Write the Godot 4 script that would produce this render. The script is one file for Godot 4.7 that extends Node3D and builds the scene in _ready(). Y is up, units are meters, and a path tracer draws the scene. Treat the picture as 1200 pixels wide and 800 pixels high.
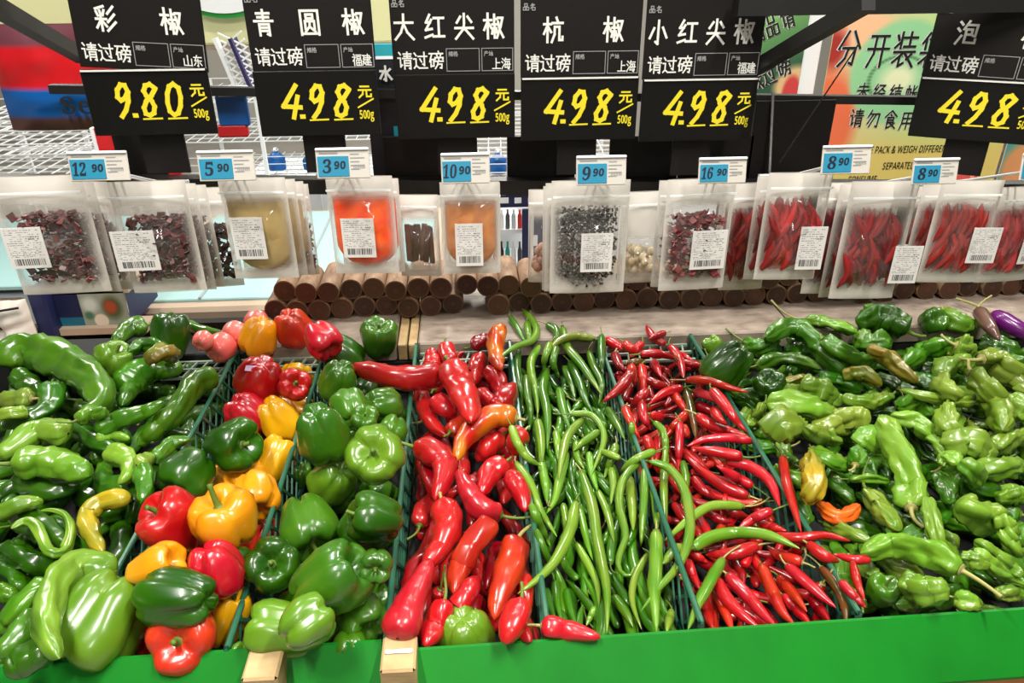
extends Node3D
# A supermarket pepper counter: bins of peppers in front, spice pouches on hooks and price boards above, the shop behind.

const F := 882.0                       # focal length in pixels of the 1200 x 800 frame
const EYE := Vector3(0, 1.6, 0)
const TOP := 0.80                      # level of the divider tops
const FRONT := 0.70                    # distance of the front edge
const BACK := 1.56                     # distance of the back of the bins
const LINES := [-0.528, -0.329, -0.124, 0.090, 0.297, 0.515]   # the bin dividers

var DV: Vector3                        # depth, up and across of the shop in (right, up, forward) of the lens
var UV_: Vector3
var XV: Vector3
var noise := FastNoiseLite.new()
var rng := RandomNumberGenerator.new()
var taken := {}
var M := {}
var font_sans: SystemFont
var font_bold: SystemFont
var font_serif: SystemFont


class MB:
	var v := PackedVector3Array()
	var n := PackedVector3Array()
	var c := PackedColorArray()
	var u := PackedVector2Array()
	var i := PackedInt32Array()
	func put(p: Vector3, nn: Vector3, cc := Color.WHITE, uu := Vector2.ZERO) -> int:
		v.append(p); n.append(nn); c.append(cc); u.append(uu)
		return v.size() - 1
	func tri(a: int, b: int, d: int) -> void:
		i.append(a); i.append(b); i.append(d)
	func quad(a: Vector3, b: Vector3, d: Vector3, e: Vector3, nn: Vector3, cc := Color.WHITE) -> void:
		var k := v.size()
		put(a, nn, cc, Vector2(0, 1)); put(b, nn, cc, Vector2(1, 1)); put(d, nn, cc, Vector2(1, 0)); put(e, nn, cc, Vector2(0, 0))
		if (d - a).cross(b - a).dot(nn) > 0.0:
			tri(k, k + 1, k + 2); tri(k, k + 2, k + 3)
		else:
			tri(k, k + 2, k + 1); tri(k, k + 3, k + 2)
	func smooth_from(k: int) -> void:           # area-weighted normals of the vertices from k on
		for q in range(k, v.size()):
			n[q] = Vector3.ZERO
		for t in range(0, i.size(), 3):
			if i[t] < k:
				continue
			var fn := (v[i[t + 2]] - v[i[t]]).cross(v[i[t + 1]] - v[i[t]])
			n[i[t]] += fn; n[i[t + 1]] += fn; n[i[t + 2]] += fn
		for q in range(k, v.size()):
			n[q] = n[q].normalized() if n[q].length() > 1e-14 else Vector3.UP
	func box(x: Transform3D, s: Vector3, ch := 0.0, cc := Color.WHITE) -> void:   # a box with chamfered edges
		var h := s * 0.5
		ch = minf(ch, minf(h.x, minf(h.y, h.z)) * 0.9)
		var ax := [Vector3.RIGHT, Vector3.UP, Vector3.BACK]
		for a in 3:
			for sg in [-1.0, 1.0]:
				var nn: Vector3 = ax[a] * sg
				var e1: Vector3 = ax[(a + 1) % 3]
				var e2: Vector3 = ax[(a + 2) % 3]
				var d1 := absf(e1.dot(h)) - ch
				var d2 := absf(e2.dot(h)) - ch
				var o: Vector3 = nn * absf(nn.dot(h))
				quad(x * (o - e1 * d1 - e2 * d2), x * (o + e1 * d1 - e2 * d2), x * (o + e1 * d1 + e2 * d2), x * (o - e1 * d1 + e2 * d2), (x.basis * nn).normalized(), cc)
		if ch <= 0.0:
			return
		for a in 3:
			var e1: Vector3 = ax[(a + 1) % 3]
			var e2: Vector3 = ax[(a + 2) % 3]
			var l: Vector3 = ax[a] * (absf(Vector3(ax[a]).dot(h)) - ch)
			for s1 in [-1.0, 1.0]:
				for s2 in [-1.0, 1.0]:
					var p1: Vector3 = e1 * s1 * absf(e1.dot(h)) + e2 * s2 * (absf(e2.dot(h)) - ch)
					var p2: Vector3 = e1 * s1 * (absf(e1.dot(h)) - ch) + e2 * s2 * absf(e2.dot(h))
					quad(x * (p1 - l), x * (p1 + l), x * (p2 + l), x * (p2 - l), (x.basis * (e1 * s1 + e2 * s2)).normalized(), cc)
	func bar(a: Vector3, b: Vector3, w: float, h: float, cc := Color.WHITE) -> void:
		var d := b - a
		var z := d.normalized()
		var y := Vector3.UP if absf(z.y) < 0.95 else Vector3.RIGHT
		var x := y.cross(z).normalized()
		y = z.cross(x)
		box(Transform3D(Basis(x, y, z), (a + b) * 0.5), Vector3(w, h, d.length()), 0.0, cc)
	func tube(p: PackedVector3Array, r: PackedFloat32Array, sides: int, cc := Color.WHITE) -> void:
		var k0 := v.size()
		var t0 := (p[1] - p[0]).normalized()
		var nn := t0.cross(Vector3.UP if absf(t0.y) < 0.9 else Vector3.RIGHT).normalized()
		for k in p.size():
			var t := (p[mini(k + 1, p.size() - 1)] - p[maxi(k - 1, 0)]).normalized()
			nn = (nn - t * nn.dot(t)).normalized()
			var b := t.cross(nn)
			for j in sides:
				var a := TAU * j / sides
				put(p[k] + (nn * cos(a) + b * sin(a)) * r[k], Vector3.UP, cc)
		for k in p.size() - 1:
			for j in sides:
				var a := k0 + k * sides + j
				var b := k0 + k * sides + (j + 1) % sides
				tri(a, a + sides, b); tri(b, a + sides, b + sides)
		for e in [0, p.size() - 1]:
			var m := put(p[e], Vector3.UP, cc)
			for j in sides:
				var a: int = k0 + e * sides + j
				var b: int = k0 + e * sides + (j + 1) % sides
				if e == 0:
					tri(m, a, b)
				else:
					tri(m, b, a)
		smooth_from(k0)
	func mesh() -> ArrayMesh:
		var a := []
		a.resize(Mesh.ARRAY_MAX)
		a[Mesh.ARRAY_VERTEX] = v; a[Mesh.ARRAY_NORMAL] = n; a[Mesh.ARRAY_COLOR] = c; a[Mesh.ARRAY_TEX_UV] = u; a[Mesh.ARRAY_INDEX] = i
		var m := ArrayMesh.new()
		m.add_surface_from_arrays(Mesh.PRIMITIVE_TRIANGLES, a)
		return m


# ---------------------------------------------------------------- naming

func numbered(called: String) -> String:
	var k: int = taken.get(called, -1) + 1
	taken[called] = k
	return called if k == 0 else "%s_%03d" % [called, k]

func tag(o: Node, label: String, category: String, group := "", kind := "") -> void:
	o.set_meta("label", label)
	if category: o.set_meta("category", category)
	if group: o.set_meta("group", group)
	if kind: o.set_meta("kind", kind)

func thing(called: String, label: String, category: String, at := Vector3.ZERO, basis_ := Basis(), group := "") -> Node3D:
	var o := Node3D.new()
	o.name = numbered(called)
	add_child(o)
	o.transform = Transform3D(basis_, at)
	tag(o, label, category, group)
	return o

func part(parent: Node, called: String, mb, mat: Material, at := Transform3D()) -> MeshInstance3D:
	var o := MeshInstance3D.new()
	o.name = called
	o.mesh = mb.mesh() if mb is MB else mb
	o.material_override = null
	o.set_surface_override_material(0, mat)
	parent.add_child(o, true)
	o.transform = at
	return o

func single(called: String, mb, mat: Material, label: String, category: String, group := "", kind := "") -> MeshInstance3D:
	var o := MeshInstance3D.new()
	o.name = numbered(called)
	o.mesh = mb.mesh() if mb is MB else mb
	o.set_surface_override_material(0, mat)
	add_child(o)
	tag(o, label, category, group, kind)
	return o

func struct(called: String, mb, mat: Material, label: String) -> MeshInstance3D:
	var o := single(called, mb, mat, label, "", "", "structure")
	o.set_meta("category", called.split("_")[0])
	return o


# ---------------------------------------------------------------- pixels to places

func ray(px: float, py: float) -> Vector3:
	var c := Vector3(px - 600.0, 400.0 - py, F)
	return Vector3(c.dot(XV), c.dot(UV_), -c.dot(DV))

func gp(px: float, py: float, y: float) -> Vector3:           # on the level y
	var r := ray(px, py)
	return EYE + r * ((y - EYE.y) / r.y)

func zp(px: float, py: float, d: float) -> Vector3:           # on the upright plane d metres ahead
	var r := ray(px, py)
	return EYE + r * (d / -r.z)

func lensdir(x: float, y: float, toward: float) -> Vector3:   # a direction given as seen: across, up, towards the viewer
	var c := Vector3(x, y, -toward)
	return Vector3(c.dot(XV), c.dot(UV_), -c.dot(DV)).normalized()

func mpp(p: Vector3) -> float:                                # metres in one pixel at p
	var q := p - EYE
	return (q.x * XV.z + q.y * UV_.z - q.z * DV.z) / F

func lin(r: float, g: float, b: float) -> Color:
	return Color(r, g, b).srgb_to_linear()


# ---------------------------------------------------------------- materials

func mat(col: Color, rough := 0.6, spec := 0.5, metal := 0.0) -> StandardMaterial3D:
	var m := StandardMaterial3D.new()
	m.albedo_color = col
	m.roughness = rough
	m.metallic_specular = spec
	m.metallic = metal
	return m

func noise_tex(ramp: Array, freq: float, seed_: int, size := 256, oct := 4, kind := FastNoiseLite.TYPE_SIMPLEX_SMOOTH) -> NoiseTexture2D:
	var f := FastNoiseLite.new()
	f.seed = seed_; f.frequency = freq; f.fractal_octaves = oct; f.noise_type = kind
	var t := NoiseTexture2D.new()
	t.width = size; t.height = size; t.seamless = true; t.noise = f
	if ramp:
		var g := Gradient.new()
		g.offsets = PackedFloat32Array(range(ramp.size()).map(func(k): return float(k) / (ramp.size() - 1)))
		g.colors = PackedColorArray(ramp)
		t.color_ramp = g
	return t

func textured(ramp: Array, freq: float, scale_: Vector3, rough := 0.6, bump := 0.0, seed_ := 3) -> StandardMaterial3D:
	var m := mat(Color.WHITE, rough)
	m.albedo_texture = noise_tex(ramp, freq, seed_)
	m.uv1_triplanar = true
	m.uv1_world_triplanar = true
	m.uv1_scale = scale_
	if bump > 0.0:
		m.heightmap_enabled = true
		m.heightmap_scale = bump
		m.heightmap_texture = noise_tex([], freq * 2.0, seed_ + 1)
	return m

func veg(rough: float, coat := 0.0) -> StandardMaterial3D:
	var m := mat(Color.WHITE, rough)
	m.vertex_color_use_as_albedo = true
	if coat > 0.0:
		m.clearcoat_enabled = true
		m.clearcoat = coat
		m.clearcoat_roughness = 0.12
	return m

func make_materials() -> void:
	M.pepper = veg(0.3, 0.35)
	M.wrinkled = veg(0.34, 0.25)
	M.stem = veg(0.55)
	M.black = mat(Color(0.058, 0.048, 0.045), 0.5, 0.35)
	M.black_glossy = mat(Color(0.045, 0.04, 0.038), 0.4, 0.35)
	M.iron = mat(Color(0.055, 0.05, 0.048), 0.5)
	M.white_print = mat(Color(0.78, 0.78, 0.76), 0.6)
	M.grey_print = mat(Color(0.5, 0.5, 0.5), 0.6)
	M.yellow_print = mat(Color(0.80, 0.74, 0.12), 0.5)
	M.black_print = mat(Color(0.05, 0.05, 0.05), 0.6)
	M.navy_print = mat(Color(0.04, 0.07, 0.16), 0.6)
	M.tag_white = mat(Color(0.72, 0.70, 0.67), 0.4)
	M.tag_blue = mat(Color(0.15, 0.48, 0.60), 0.4)
	M.wire = mat(Color(0.86, 0.87, 0.88), 0.3, 0.5, 0.2)
	M.chrome = mat(Color(0.7, 0.7, 0.72), 0.25, 0.5, 0.8)
	M.green_plastic = mat(Color(0.15, 0.36, 0.27), 0.35)
	M.grey_plastic = mat(Color(0.50, 0.56, 0.50), 0.45)
	M.bumper = textured([Color(0.04, 0.38, 0.08), Color(0.05, 0.43, 0.10), Color(0.06, 0.46, 0.11)], 0.012, Vector3(2, 2, 2), 0.5, 0.0, 5)
	M.bumper.metallic_specular = 0.3
	M.pale_wood = textured([Color(0.60, 0.49, 0.33), Color(0.68, 0.57, 0.40), Color(0.72, 0.62, 0.45)], 0.02, Vector3(3, 14, 3), 0.65, 0.03, 7)
	M.ledge = textured([Color(0.40, 0.35, 0.31), Color(0.53, 0.47, 0.42), Color(0.58, 0.52, 0.47), Color(0.66, 0.60, 0.55)], 0.02, Vector3(2.2, 2.2, 5), 0.55, 0.03, 9)
	M.bark = textured([Color(0.34, 0.23, 0.16), Color(0.52, 0.40, 0.30), Color(0.66, 0.55, 0.44)], 0.02, Vector3(7, 7, 2), 0.7, 0.08, 11)
	M.bin = mat(Color(0.05, 0.055, 0.05), 0.8)
	M.stand = textured([Color(0.64, 0.40, 0.17), Color(0.74, 0.49, 0.24)], 0.02, Vector3(2, 8, 2), 0.6, 0.0, 13)
	M.white = mat(Color(0.86, 0.87, 0.88), 0.45)
	M.cream = mat(Color(0.80, 0.79, 0.60), 0.6)
	M.beige = mat(Color(0.66, 0.58, 0.50), 0.5)
	M.steel = mat(Color(0.62, 0.65, 0.67), 0.35, 0.5, 0.3)
	M.navy = mat(Color(0.08, 0.11, 0.28), 0.5)
	M.blue = mat(Color(0.05, 0.33, 0.62), 0.4)
	M.teal = mat(Color(0.12, 0.55, 0.60), 0.5)
	M.red = mat(Color(0.74, 0.10, 0.13), 0.4)
	M.lilac = mat(Color(0.78, 0.66, 0.80), 0.5)
	M.pink = mat(Color(0.90, 0.42, 0.44), 0.35)
	M.floor = textured([Color(0.62, 0.60, 0.57), Color(0.70, 0.68, 0.65)], 0.01, Vector3(1, 1, 1), 0.25, 0.0, 15)
	M.wall = mat(Color(0.66, 0.65, 0.62), 0.8)
	M.ceiling = mat(Color(0.42, 0.42, 0.42), 0.9)
	M.icy = mat(Color(0.60, 0.74, 0.74), 0.25)
	var g := mat(Color(0.75, 0.92, 0.92, 0.25), 0.05)
	g.transparency = BaseMaterial3D.TRANSPARENCY_ALPHA
	M.glass = g
	var clear := mat(Color(1, 1, 1, 0.012), 0.1)
	clear.transparency = BaseMaterial3D.TRANSPARENCY_ALPHA
	M.film = clear
	var p := mat(Color(0.80, 0.78, 0.75), 0.3)
	p.transparency = BaseMaterial3D.TRANSPARENCY_ALPHA
	p.vertex_color_use_as_albedo = true
	M.pouch = p
	for k in 3:
		var l := mat(Color.WHITE, 0.5)
		l.albedo_texture = label_print(k)
		M["label%d" % k] = l
	var t := mat(Color.WHITE, 0.45)
	t.vertex_color_use_as_albedo = true
	M.tinted = t
	var e := mat(Color.WHITE, 0.5)
	e.emission_enabled = true
	e.emission = Color(1, 0.98, 0.95)
	e.emission_energy_multiplier = 2.5
	M.glow = e

func label_print(k: int) -> ImageTexture:                     # a printed product label: lines of small type and a bar code
	var r := RandomNumberGenerator.new()
	r.seed = 40 + k
	var im := Image.create(112, 136, false, Image.FORMAT_RGB8)
	im.fill(Color(0.80, 0.79, 0.78))
	var ink := Color(0.28, 0.28, 0.30)
	var y := 8
	while y < 98:
		var x := 8
		var big := y > 24 and y < 40
		while x < 100:
			var w := r.randi_range(2, 9)
			if r.randf() < (0.75 if x < 62 or big else 0.5):
				im.fill_rect(Rect2i(x, y, mini(w, 104 - x), 4 if big and x > 66 else 2), ink.lerp(Color.WHITE, r.randf() * 0.4))
			x += w + r.randi_range(1, 3)
		y += 7 if y < 70 else 5
	var x := 14
	while x < 98:
		var w := r.randi_range(1, 3)
		im.fill_rect(Rect2i(x, 104, w, 22), Color(0.15, 0.15, 0.16))
		x += w + r.randi_range(1, 3)
	return ImageTexture.create_from_image(im)


# ---------------------------------------------------------------- the heap: a height field on which each pepper comes to rest

const CELL := 0.007
const GX := 400
const GZ := 190
const X0 := -1.35
const D0 := 0.55
var hf := PackedFloat32Array()

func heap_start() -> void:
	hf.resize(GX * GZ)
	var base := [0.70, 0.685, 0.685, 0.715, 0.725, 0.725, 0.72]
	for j in GZ:
		var d := D0 + j * CELL
		for i in GX:
			var x := X0 + i * CELL
			var h := TOP - 0.005
			if d < 1.54 and d > FRONT + 0.004:
				var col := 0
				for l in LINES:
					if x > l: col += 1
				h = base[col]
				for l in LINES:
					if absf(x - l) < 0.005: h = TOP
			hf[j * GX + i] = h

func rest(x: float, z: float, r: float, share := 0.9) -> float:     # how high the middle of a ball of radius r lies here
	var ci := int(round((x - X0) / CELL))
	var cj := int(round((-z - D0) / CELL))
	var k := int(ceil(r * 0.85 / CELL))
	var best := -1.0
	for j in range(maxi(cj - k, 0), mini(cj + k, GZ - 1) + 1):
		for i in range(maxi(ci - k, 0), mini(ci + k, GX - 1) + 1):
			var dx := (i - ci) * CELL
			var dz := (j - cj) * CELL
			var q := r * r - dx * dx - dz * dz
			if q > r * r * 0.25:
				best = maxf(best, hf[j * GX + i] + sqrt(q) * share)
	return best if best > 0.0 else TOP + r

func stamp(p: Vector3, r: float) -> void:
	var ci := int(round((p.x - X0) / CELL))
	var cj := int(round((-p.z - D0) / CELL))
	var k := int(ceil(r / CELL))
	for j in range(maxi(cj - k, 0), mini(cj + k, GZ - 1) + 1):
		for i in range(maxi(ci - k, 0), mini(ci + k, GX - 1) + 1):
			var dx := (i - ci) * CELL
			var dz := (j - cj) * CELL
			var q := r * r - dx * dx - dz * dz
			if q > 0.0:
				hf[j * GX + i] = maxf(hf[j * GX + i], p.y + sqrt(q))


# ---------------------------------------------------------------- peppers

func catmull(p: Array, m: int) -> Array:                             # m points evenly along a smooth curve through p
	var fine := []
	var n := p.size()
	for s in n - 1:
		var a = p[maxi(s - 1, 0)]
		var b = p[s]
		var c = p[s + 1]
		var d = p[mini(s + 2, n - 1)]
		if s == 0: a = b * 2.0 - c
		if s == n - 2: d = c * 2.0 - b
		for k in 12:
			var t := k / 12.0
			fine.append(0.5 * ((b * 2.0) + (c - a) * t + (a * 2.0 - b * 5.0 + c * 4.0 - d) * t * t + (b * 3.0 - a - c * 3.0 + d) * t * t * t))
	fine.append(p[n - 1])
	var acc := [0.0]
	for k in range(1, fine.size()):
		acc.append(acc[-1] + fine[k].distance_to(fine[k - 1]))
	var out := []
	var at := 0
	for k in m:
		var want: float = acc[-1] * k / (m - 1)
		while at < acc.size() - 2 and acc[at + 1] < want:
			at += 1
		var f: float = clampf((want - acc[at]) / maxf(acc[at + 1] - acc[at], 1e-9), 0.0, 1.0)
		out.append(fine[at].lerp(fine[at + 1], f))
	return out

func profile(kind: String, t: float) -> float:                       # width along a pepper, from its shoulder to its tip
	var pts: Array
	match kind:
		"chili": pts = [0, 0.0, 0.012, 0.5, 0.04, 0.78, 0.12, 0.95, 0.3, 1.0, 0.55, 0.92, 0.75, 0.72, 0.9, 0.42, 0.97, 0.2, 1, 0.0]
		"horn": pts = [0, 0.1, 0.012, 0.5, 0.04, 0.8, 0.1, 0.97, 0.22, 1.0, 0.5, 0.9, 0.75, 0.7, 0.9, 0.48, 0.97, 0.26, 1, 0.0]
		"long": pts = [0, 0.1, 0.015, 0.55, 0.05, 0.85, 0.12, 1.0, 0.4, 0.95, 0.7, 0.85, 0.88, 0.65, 0.96, 0.4, 1, 0.0]
		_: pts = [0, 0.1, 0.02, 0.5, 0.06, 0.8, 0.15, 0.9, 0.4, 1.0, 0.7, 0.9, 0.88, 0.72, 0.96, 0.45, 1, 0.0]
	for k in range(0, pts.size() - 2, 2):
		if t <= pts[k + 2]:
			return lerpf(pts[k + 1], pts[k + 3], (t - pts[k]) / (pts[k + 2] - pts[k]))
	return 0.0

const WRINKLE := {"chili": [0.06, 0.05, 10, 24], "horn": [0.14, 0.09, 16, 32], "long": [0.26, 0.10, 22, 36], "wrinkled": [0.40, 0.15, 24, 38]}

func pod(spine: Array, r: float, kind: String, c0: Color, c1: Color, sd: float, share := 0.5) -> MB:
	var wr: Array = WRINKLE[kind]
	var sides: int = wr[2]
	var rings: int = wr[3]
	var p := catmull(spine, rings)
	var length := 0.0
	for k in rings - 1: length += p[k].distance_to(p[k + 1])
	var mb := MB.new()
	var t0: Vector3 = (p[1] - p[0]).normalized()
	var nn := t0.cross(Vector3.UP if absf(t0.y) < 0.9 else Vector3.RIGHT).normalized()
	var ph := sd * 2.7
	var folds: float = {"wrinkled": 0.34, "long": 0.16, "horn": 0.05}.get(kind, 0.0)
	var flat: float = {"wrinkled": 0.76, "long": 0.84}.get(kind, 0.94)
	nn = nn.rotated(t0, sd * 1.7)
	var lob := 3 if kind != "horn" else 2
	var pos := 0.0
	for k in rings:
		# rings crowd towards both ends
		var t := k / float(rings - 1)
		var tt := 0.5 - 0.5 * cos(PI * t)
		tt = lerpf(t, tt, 0.6)
		var fi := tt * (rings - 1)
		var q: Vector3 = p[int(fi)].lerp(p[mini(int(fi) + 1, rings - 1)], fi - int(fi))
		var tn: Vector3 = (p[mini(int(fi) + 1, rings - 1)] - p[maxi(int(fi) - 1, 0)]).normalized()
		nn = (nn - tn * nn.dot(tn)).normalized()
		var bb := tn.cross(nn)
		var base: float = profile(kind, tt) * r * (1.0 + wr[1] * 1.6 * noise.get_noise_2d(tt * length * 900.0, sd * 37.0))
		var groove: float = wr[0] * clampf(1.25 - tt, 0.3, 1.0)
		for j in sides:
			var a := TAU * j / sides
			var d: float = 1.0 + groove * (absf(cos(lob * 0.5 * a + ph + tt * (2.2 if kind == "wrinkled" else 0.8))) - 0.7)
			d += wr[1] * 2.0 * noise.get_noise_3d(cos(a) * 38.0 + sd * 91.0, sin(a) * 38.0, tt * length * 600.0)
			if folds > 0.0: d += folds * noise.get_noise_3d(cos(a + tt * 0.9) * 105.0 + sd * 33.0, sin(a + tt * 0.9) * 105.0, tt * length * 260.0)
			var off: Vector3 = (nn * cos(a) + bb * sin(a) * flat) * base * d
			var tone := clampf(0.5 + 0.9 * noise.get_noise_3d(q.x * 420.0 + sd * 13.0, q.z * 420.0 + a * 8.0, sd * 55.0) + (share - 0.5) * 2.0 * 0.5, 0.0, 1.0)
			mb.put(q + off, Vector3.UP, c0.lerp(c1, tone))
	for k in rings - 1:
		for j in sides:
			var a := k * sides + j
			var b := k * sides + (j + 1) % sides
			mb.tri(a, a + sides, b); mb.tri(b, a + sides, b + sides)
	mb.smooth_from(0)
	return mb

func stalk(at: Vector3, dir: Vector3, r: float, length: float, c: Color, sd: int, bend := 0.6) -> MB:   # cap and curved stem
	var rr := RandomNumberGenerator.new()
	rr.seed = sd
	var side := dir.cross(Vector3.UP)
	side = side.normalized() if side.length() > 0.1 else Vector3.RIGHT
	side = (side * rr.randf_range(-1, 1) + Vector3.UP * rr.randf_range(-0.1, 0.8)) * bend
	var p := PackedVector3Array()
	var q := PackedFloat32Array()
	var cap := r * 0.45
	for k in 3:
		p.append(at + dir * (cap * (-0.16 + 0.14 * k)))
		q.append(r * [0.58, 0.5, 0.3][k])
	for k in 6:
		var t := k / 5.0
		p.append(at + dir * (cap * 0.35 + length * t) + side * length * t * t)
		q.append(maxf(r * lerpf(0.19, 0.13, t), 0.0011) * (1.35 if k == 5 else 1.0))
	var mb := MB.new()
	mb.tube(p, q, 7, c)
	return mb

const TONES := {
	"g": [[0.12, 0.26, 0.04], [0.19, 0.39, 0.05], [0.28, 0.46, 0.08], [0.42, 0.55, 0.16], [0.42, 0.47, 0.12], [0.74, 0.58, 0.12], [0.86, 0.40, 0.11]],
	"r": [[0.50, 0.05, 0.06], [0.64, 0.085, 0.09], [0.70, 0.18, 0.085], [0.40, 0.20, 0.09], [0.78, 0.42, 0.09], [0.66, 0.10, 0.14]],
	"p": [[0.38, 0.08, 0.40], [0.36, 0.27, 0.22]]}

func tone(family: String, k: int) -> Color:
	var a: Array = TONES[family][k]
	var w := rng.randf_range(0.9, 1.1)
	return lin(a[0] * w, a[1] * rng.randf_range(0.92, 1.08), a[2] * w)

func lay_pod(called: String, kind: String, family: String, item: Array, label: String, category: String, group: String) -> void:
	# item: label or "", width in pixels, tone, stem in pixels, then the pixels of its middle line from shoulder to tip
	var w: float = item[1]
	var pts := []
	for k in range(4, item.size(), 2):
		pts.append(Vector2(item[k], item[k + 1]))
	var m := 11
	var path := catmull(pts, m)
	var y := []
	var r := []
	for k in m:
		y.append(0.79); r.append(0.01)
	var sunk := 0.98 if family == "p" else 0.88 if kind == "chili" else 0.95
	for it in 4:
		for k in m:
			var g := gp(path[k].x, path[k].y, y[k])
			r[k] = maxf(w * 0.5 * mpp(g) * (0.55 + 0.45 * profile(kind, k / float(m - 1))), 0.003)
			y[k] = lerpf(y[k], minf(rest(g.x, g.z, r[k], sunk), 0.885), 0.75)
	for pass_ in 2:
		var s := []
		for k in m:
			var sum := 0.0
			var cnt := 0
			var top := 0.0
			for e in range(maxi(k - 2, 0), mini(k + 2, m - 1) + 1):
				sum += y[e]; cnt += 1; top = maxf(top, y[e])
			s.append(lerpf(sum / cnt, top, 0.5))
		y = s
	var sp := []
	for k in m:
		sp.append(gp(path[k].x, path[k].y, y[k]))
	set_pod(called, kind, family, sp, w * 0.5 * mpp(sp[m / 2]), item[2], item[3] * mpp(sp[0]), item[0] if item[0] else label, category, group)

func set_pod(called: String, kind: String, family: String, sp: Array, r: float, tn: int, stem: float, label: String, category: String, group: String) -> void:
	var m := sp.size()
	for k in m:
		stamp(sp[k], maxf(r * (0.5 + 0.5 * profile(kind, k / float(m - 1))), 0.004))
		if k < m - 1: stamp((sp[k] + sp[k + 1]) * 0.5, r * 0.85)
	var o: Vector3 = sp[m / 2]
	o.y = minf(sp[0].y, minf(sp[m - 1].y, o.y)) - r
	var loc := []
	for q in sp: loc.append(q - o)
	var t := thing(called, label, category, o, Basis(), group)
	var fam := family
	var c0 := tone(fam, tn)
	var c1 := tone(fam, tn)
	if fam == "g":
		c1 = tone(fam, mini(tn + 1, 3) if tn < 4 else tn)
		if tn == 4: c1 = lin(0.50, 0.40, 0.12)
		if tn == 5: c1 = lin(0.46, 0.48, 0.12)
		if tn == 6: c1 = lin(0.82, 0.30, 0.09)
	elif tn == 4:
		c1 = lin(0.68, 0.10, 0.07)
	elif tn == 2:
		c1 = tone(fam, 1)
	elif tn == 3:
		c1 = lin(0.20, 0.24, 0.06)
	part(t, "body", pod(loc, r, kind, c0, c1, rng.randf() * 20.0), M.wrinkled if kind == "wrinkled" else M.pepper)
	if stem > 0.0:
		var dir: Vector3 = (loc[0] - loc[1]).normalized()
		part(t, "stem", stalk(loc[0], dir, r * (0.95 if kind == "chili" else 0.8), stem * (1.35 if kind == "chili" else 1.1), lin(0.34, 0.43, 0.13) if rng.randf() < 0.6 else lin(0.58, 0.56, 0.32), rng.randi()), M.stem)

const BELL := [0.0, 0.52, 0.10, 0.51, 0.20, 0.56, 0.34, 0.70, 0.50, 0.82, 0.66, 0.85, 0.80, 0.78, 0.92, 0.60, 0.99, 0.36, 1.0, 0.08, 0.97, -0.22, 0.92, -0.50, 0.83, -0.74, 0.68, -0.92, 0.5, -0.99, 0.33, -0.96, 0.18, -0.88, 0.0, -0.84]

func bell_body(basis_: Basis, r: float, ratio: float, lobes: int, taper: float, c0: Color, c1: Color, sd: float) -> MB:
	var mb := MB.new()
	var sides := 36
	var rows := BELL.size() / 2
	var ph := sd * 3.1
	for k in rows:
		var rho: float = BELL[k * 2]
		var h: float = BELL[k * 2 + 1]
		var low := clampf((0.3 - h) / 1.2, 0.0, 1.0)
		for j in sides:
			var a := TAU * j / sides
			var wob := a + 0.18 * noise.get_noise_2d(cos(a) * 40.0 + sd * 70.0, sin(a) * 40.0)
			var crease := pow(1.0 - absf(cos(lobes * 0.5 * wob + ph)), 2.0)
			var d := 1.0 - crease * lerpf(0.13, 0.24, low) * crease_gain
			d *= 1.0 - taper * low
			d *= 1.0 + 0.10 * crease_gain * noise.get_noise_3d(cos(a) * 32.0 + sd * 51.0, h * 32.0, sin(a) * 32.0)
			var hh := h * ratio
			if h < -0.6: hh += crease * 0.20 * crease_gain * ratio * smoothstep(0.0, 0.6, rho)
			if h > 0.55: hh -= crease * 0.16 * crease_gain * smoothstep(0.1, 0.6, rho)
			hh += 0.07 * noise.get_noise_2d(cos(a) * 30.0 + sd * 11.0, sin(a) * 30.0 + h * 20.0) * smoothstep(0.0, 0.4, rho)
			var q := basis_ * (Vector3(cos(a) * rho * d, hh, sin(a) * rho * d) * r)
			var tn := clampf(0.5 + 1.1 * noise.get_noise_3d(q.x * 260.0 + sd * 19.0, q.y * 260.0, q.z * 260.0), 0.0, 1.0)
			mb.put(q, Vector3.UP, c0.lerp(c1, tn))
	for k in rows - 1:
		for j in sides:
			var a := k * sides + j
			var b := k * sides + (j + 1) % sides
			mb.tri(a, a + sides, b); mb.tri(b, a + sides, b + sides)
	mb.smooth_from(0)
	# the seams of the pole rows share one normal
	for e in [0, rows - 1]:
		var nn: Vector3 = basis_.y.normalized() * (1.0 if e == 0 else -1.0)
		for j in sides: mb.n[e * sides + j] = nn
	# outward check
	var mid := 9 * sides
	if mb.n[mid].dot(mb.v[mid]) < 0.0:
		for k in mb.n.size(): mb.n[k] = -mb.n[k]
		for k in range(0, mb.i.size(), 3):
			var s := mb.i[k + 1]
			mb.i[k + 1] = mb.i[k + 2]; mb.i[k + 2] = s
	return mb

var crease_gain := 1.0

const BELLS := {
	"g": [[0.17, 0.34, 0.05], [0.25, 0.43, 0.07]], "d": [[0.10, 0.25, 0.04], [0.16, 0.34, 0.05]], "l": [[0.30, 0.46, 0.09], [0.37, 0.51, 0.12]],
	"r": [[0.62, 0.06, 0.07], [0.67, 0.09, 0.09]], "o": [[0.74, 0.22, 0.11], [0.72, 0.15, 0.10]], "c": [[0.64, 0.06, 0.12], [0.68, 0.09, 0.14]],
	"y": [[0.84, 0.60, 0.04], [0.88, 0.66, 0.08]], "a": [[0.80, 0.46, 0.04], [0.84, 0.57, 0.06]], "p": [[0.90, 0.38, 0.36], [0.92, 0.48, 0.44]]}

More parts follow.
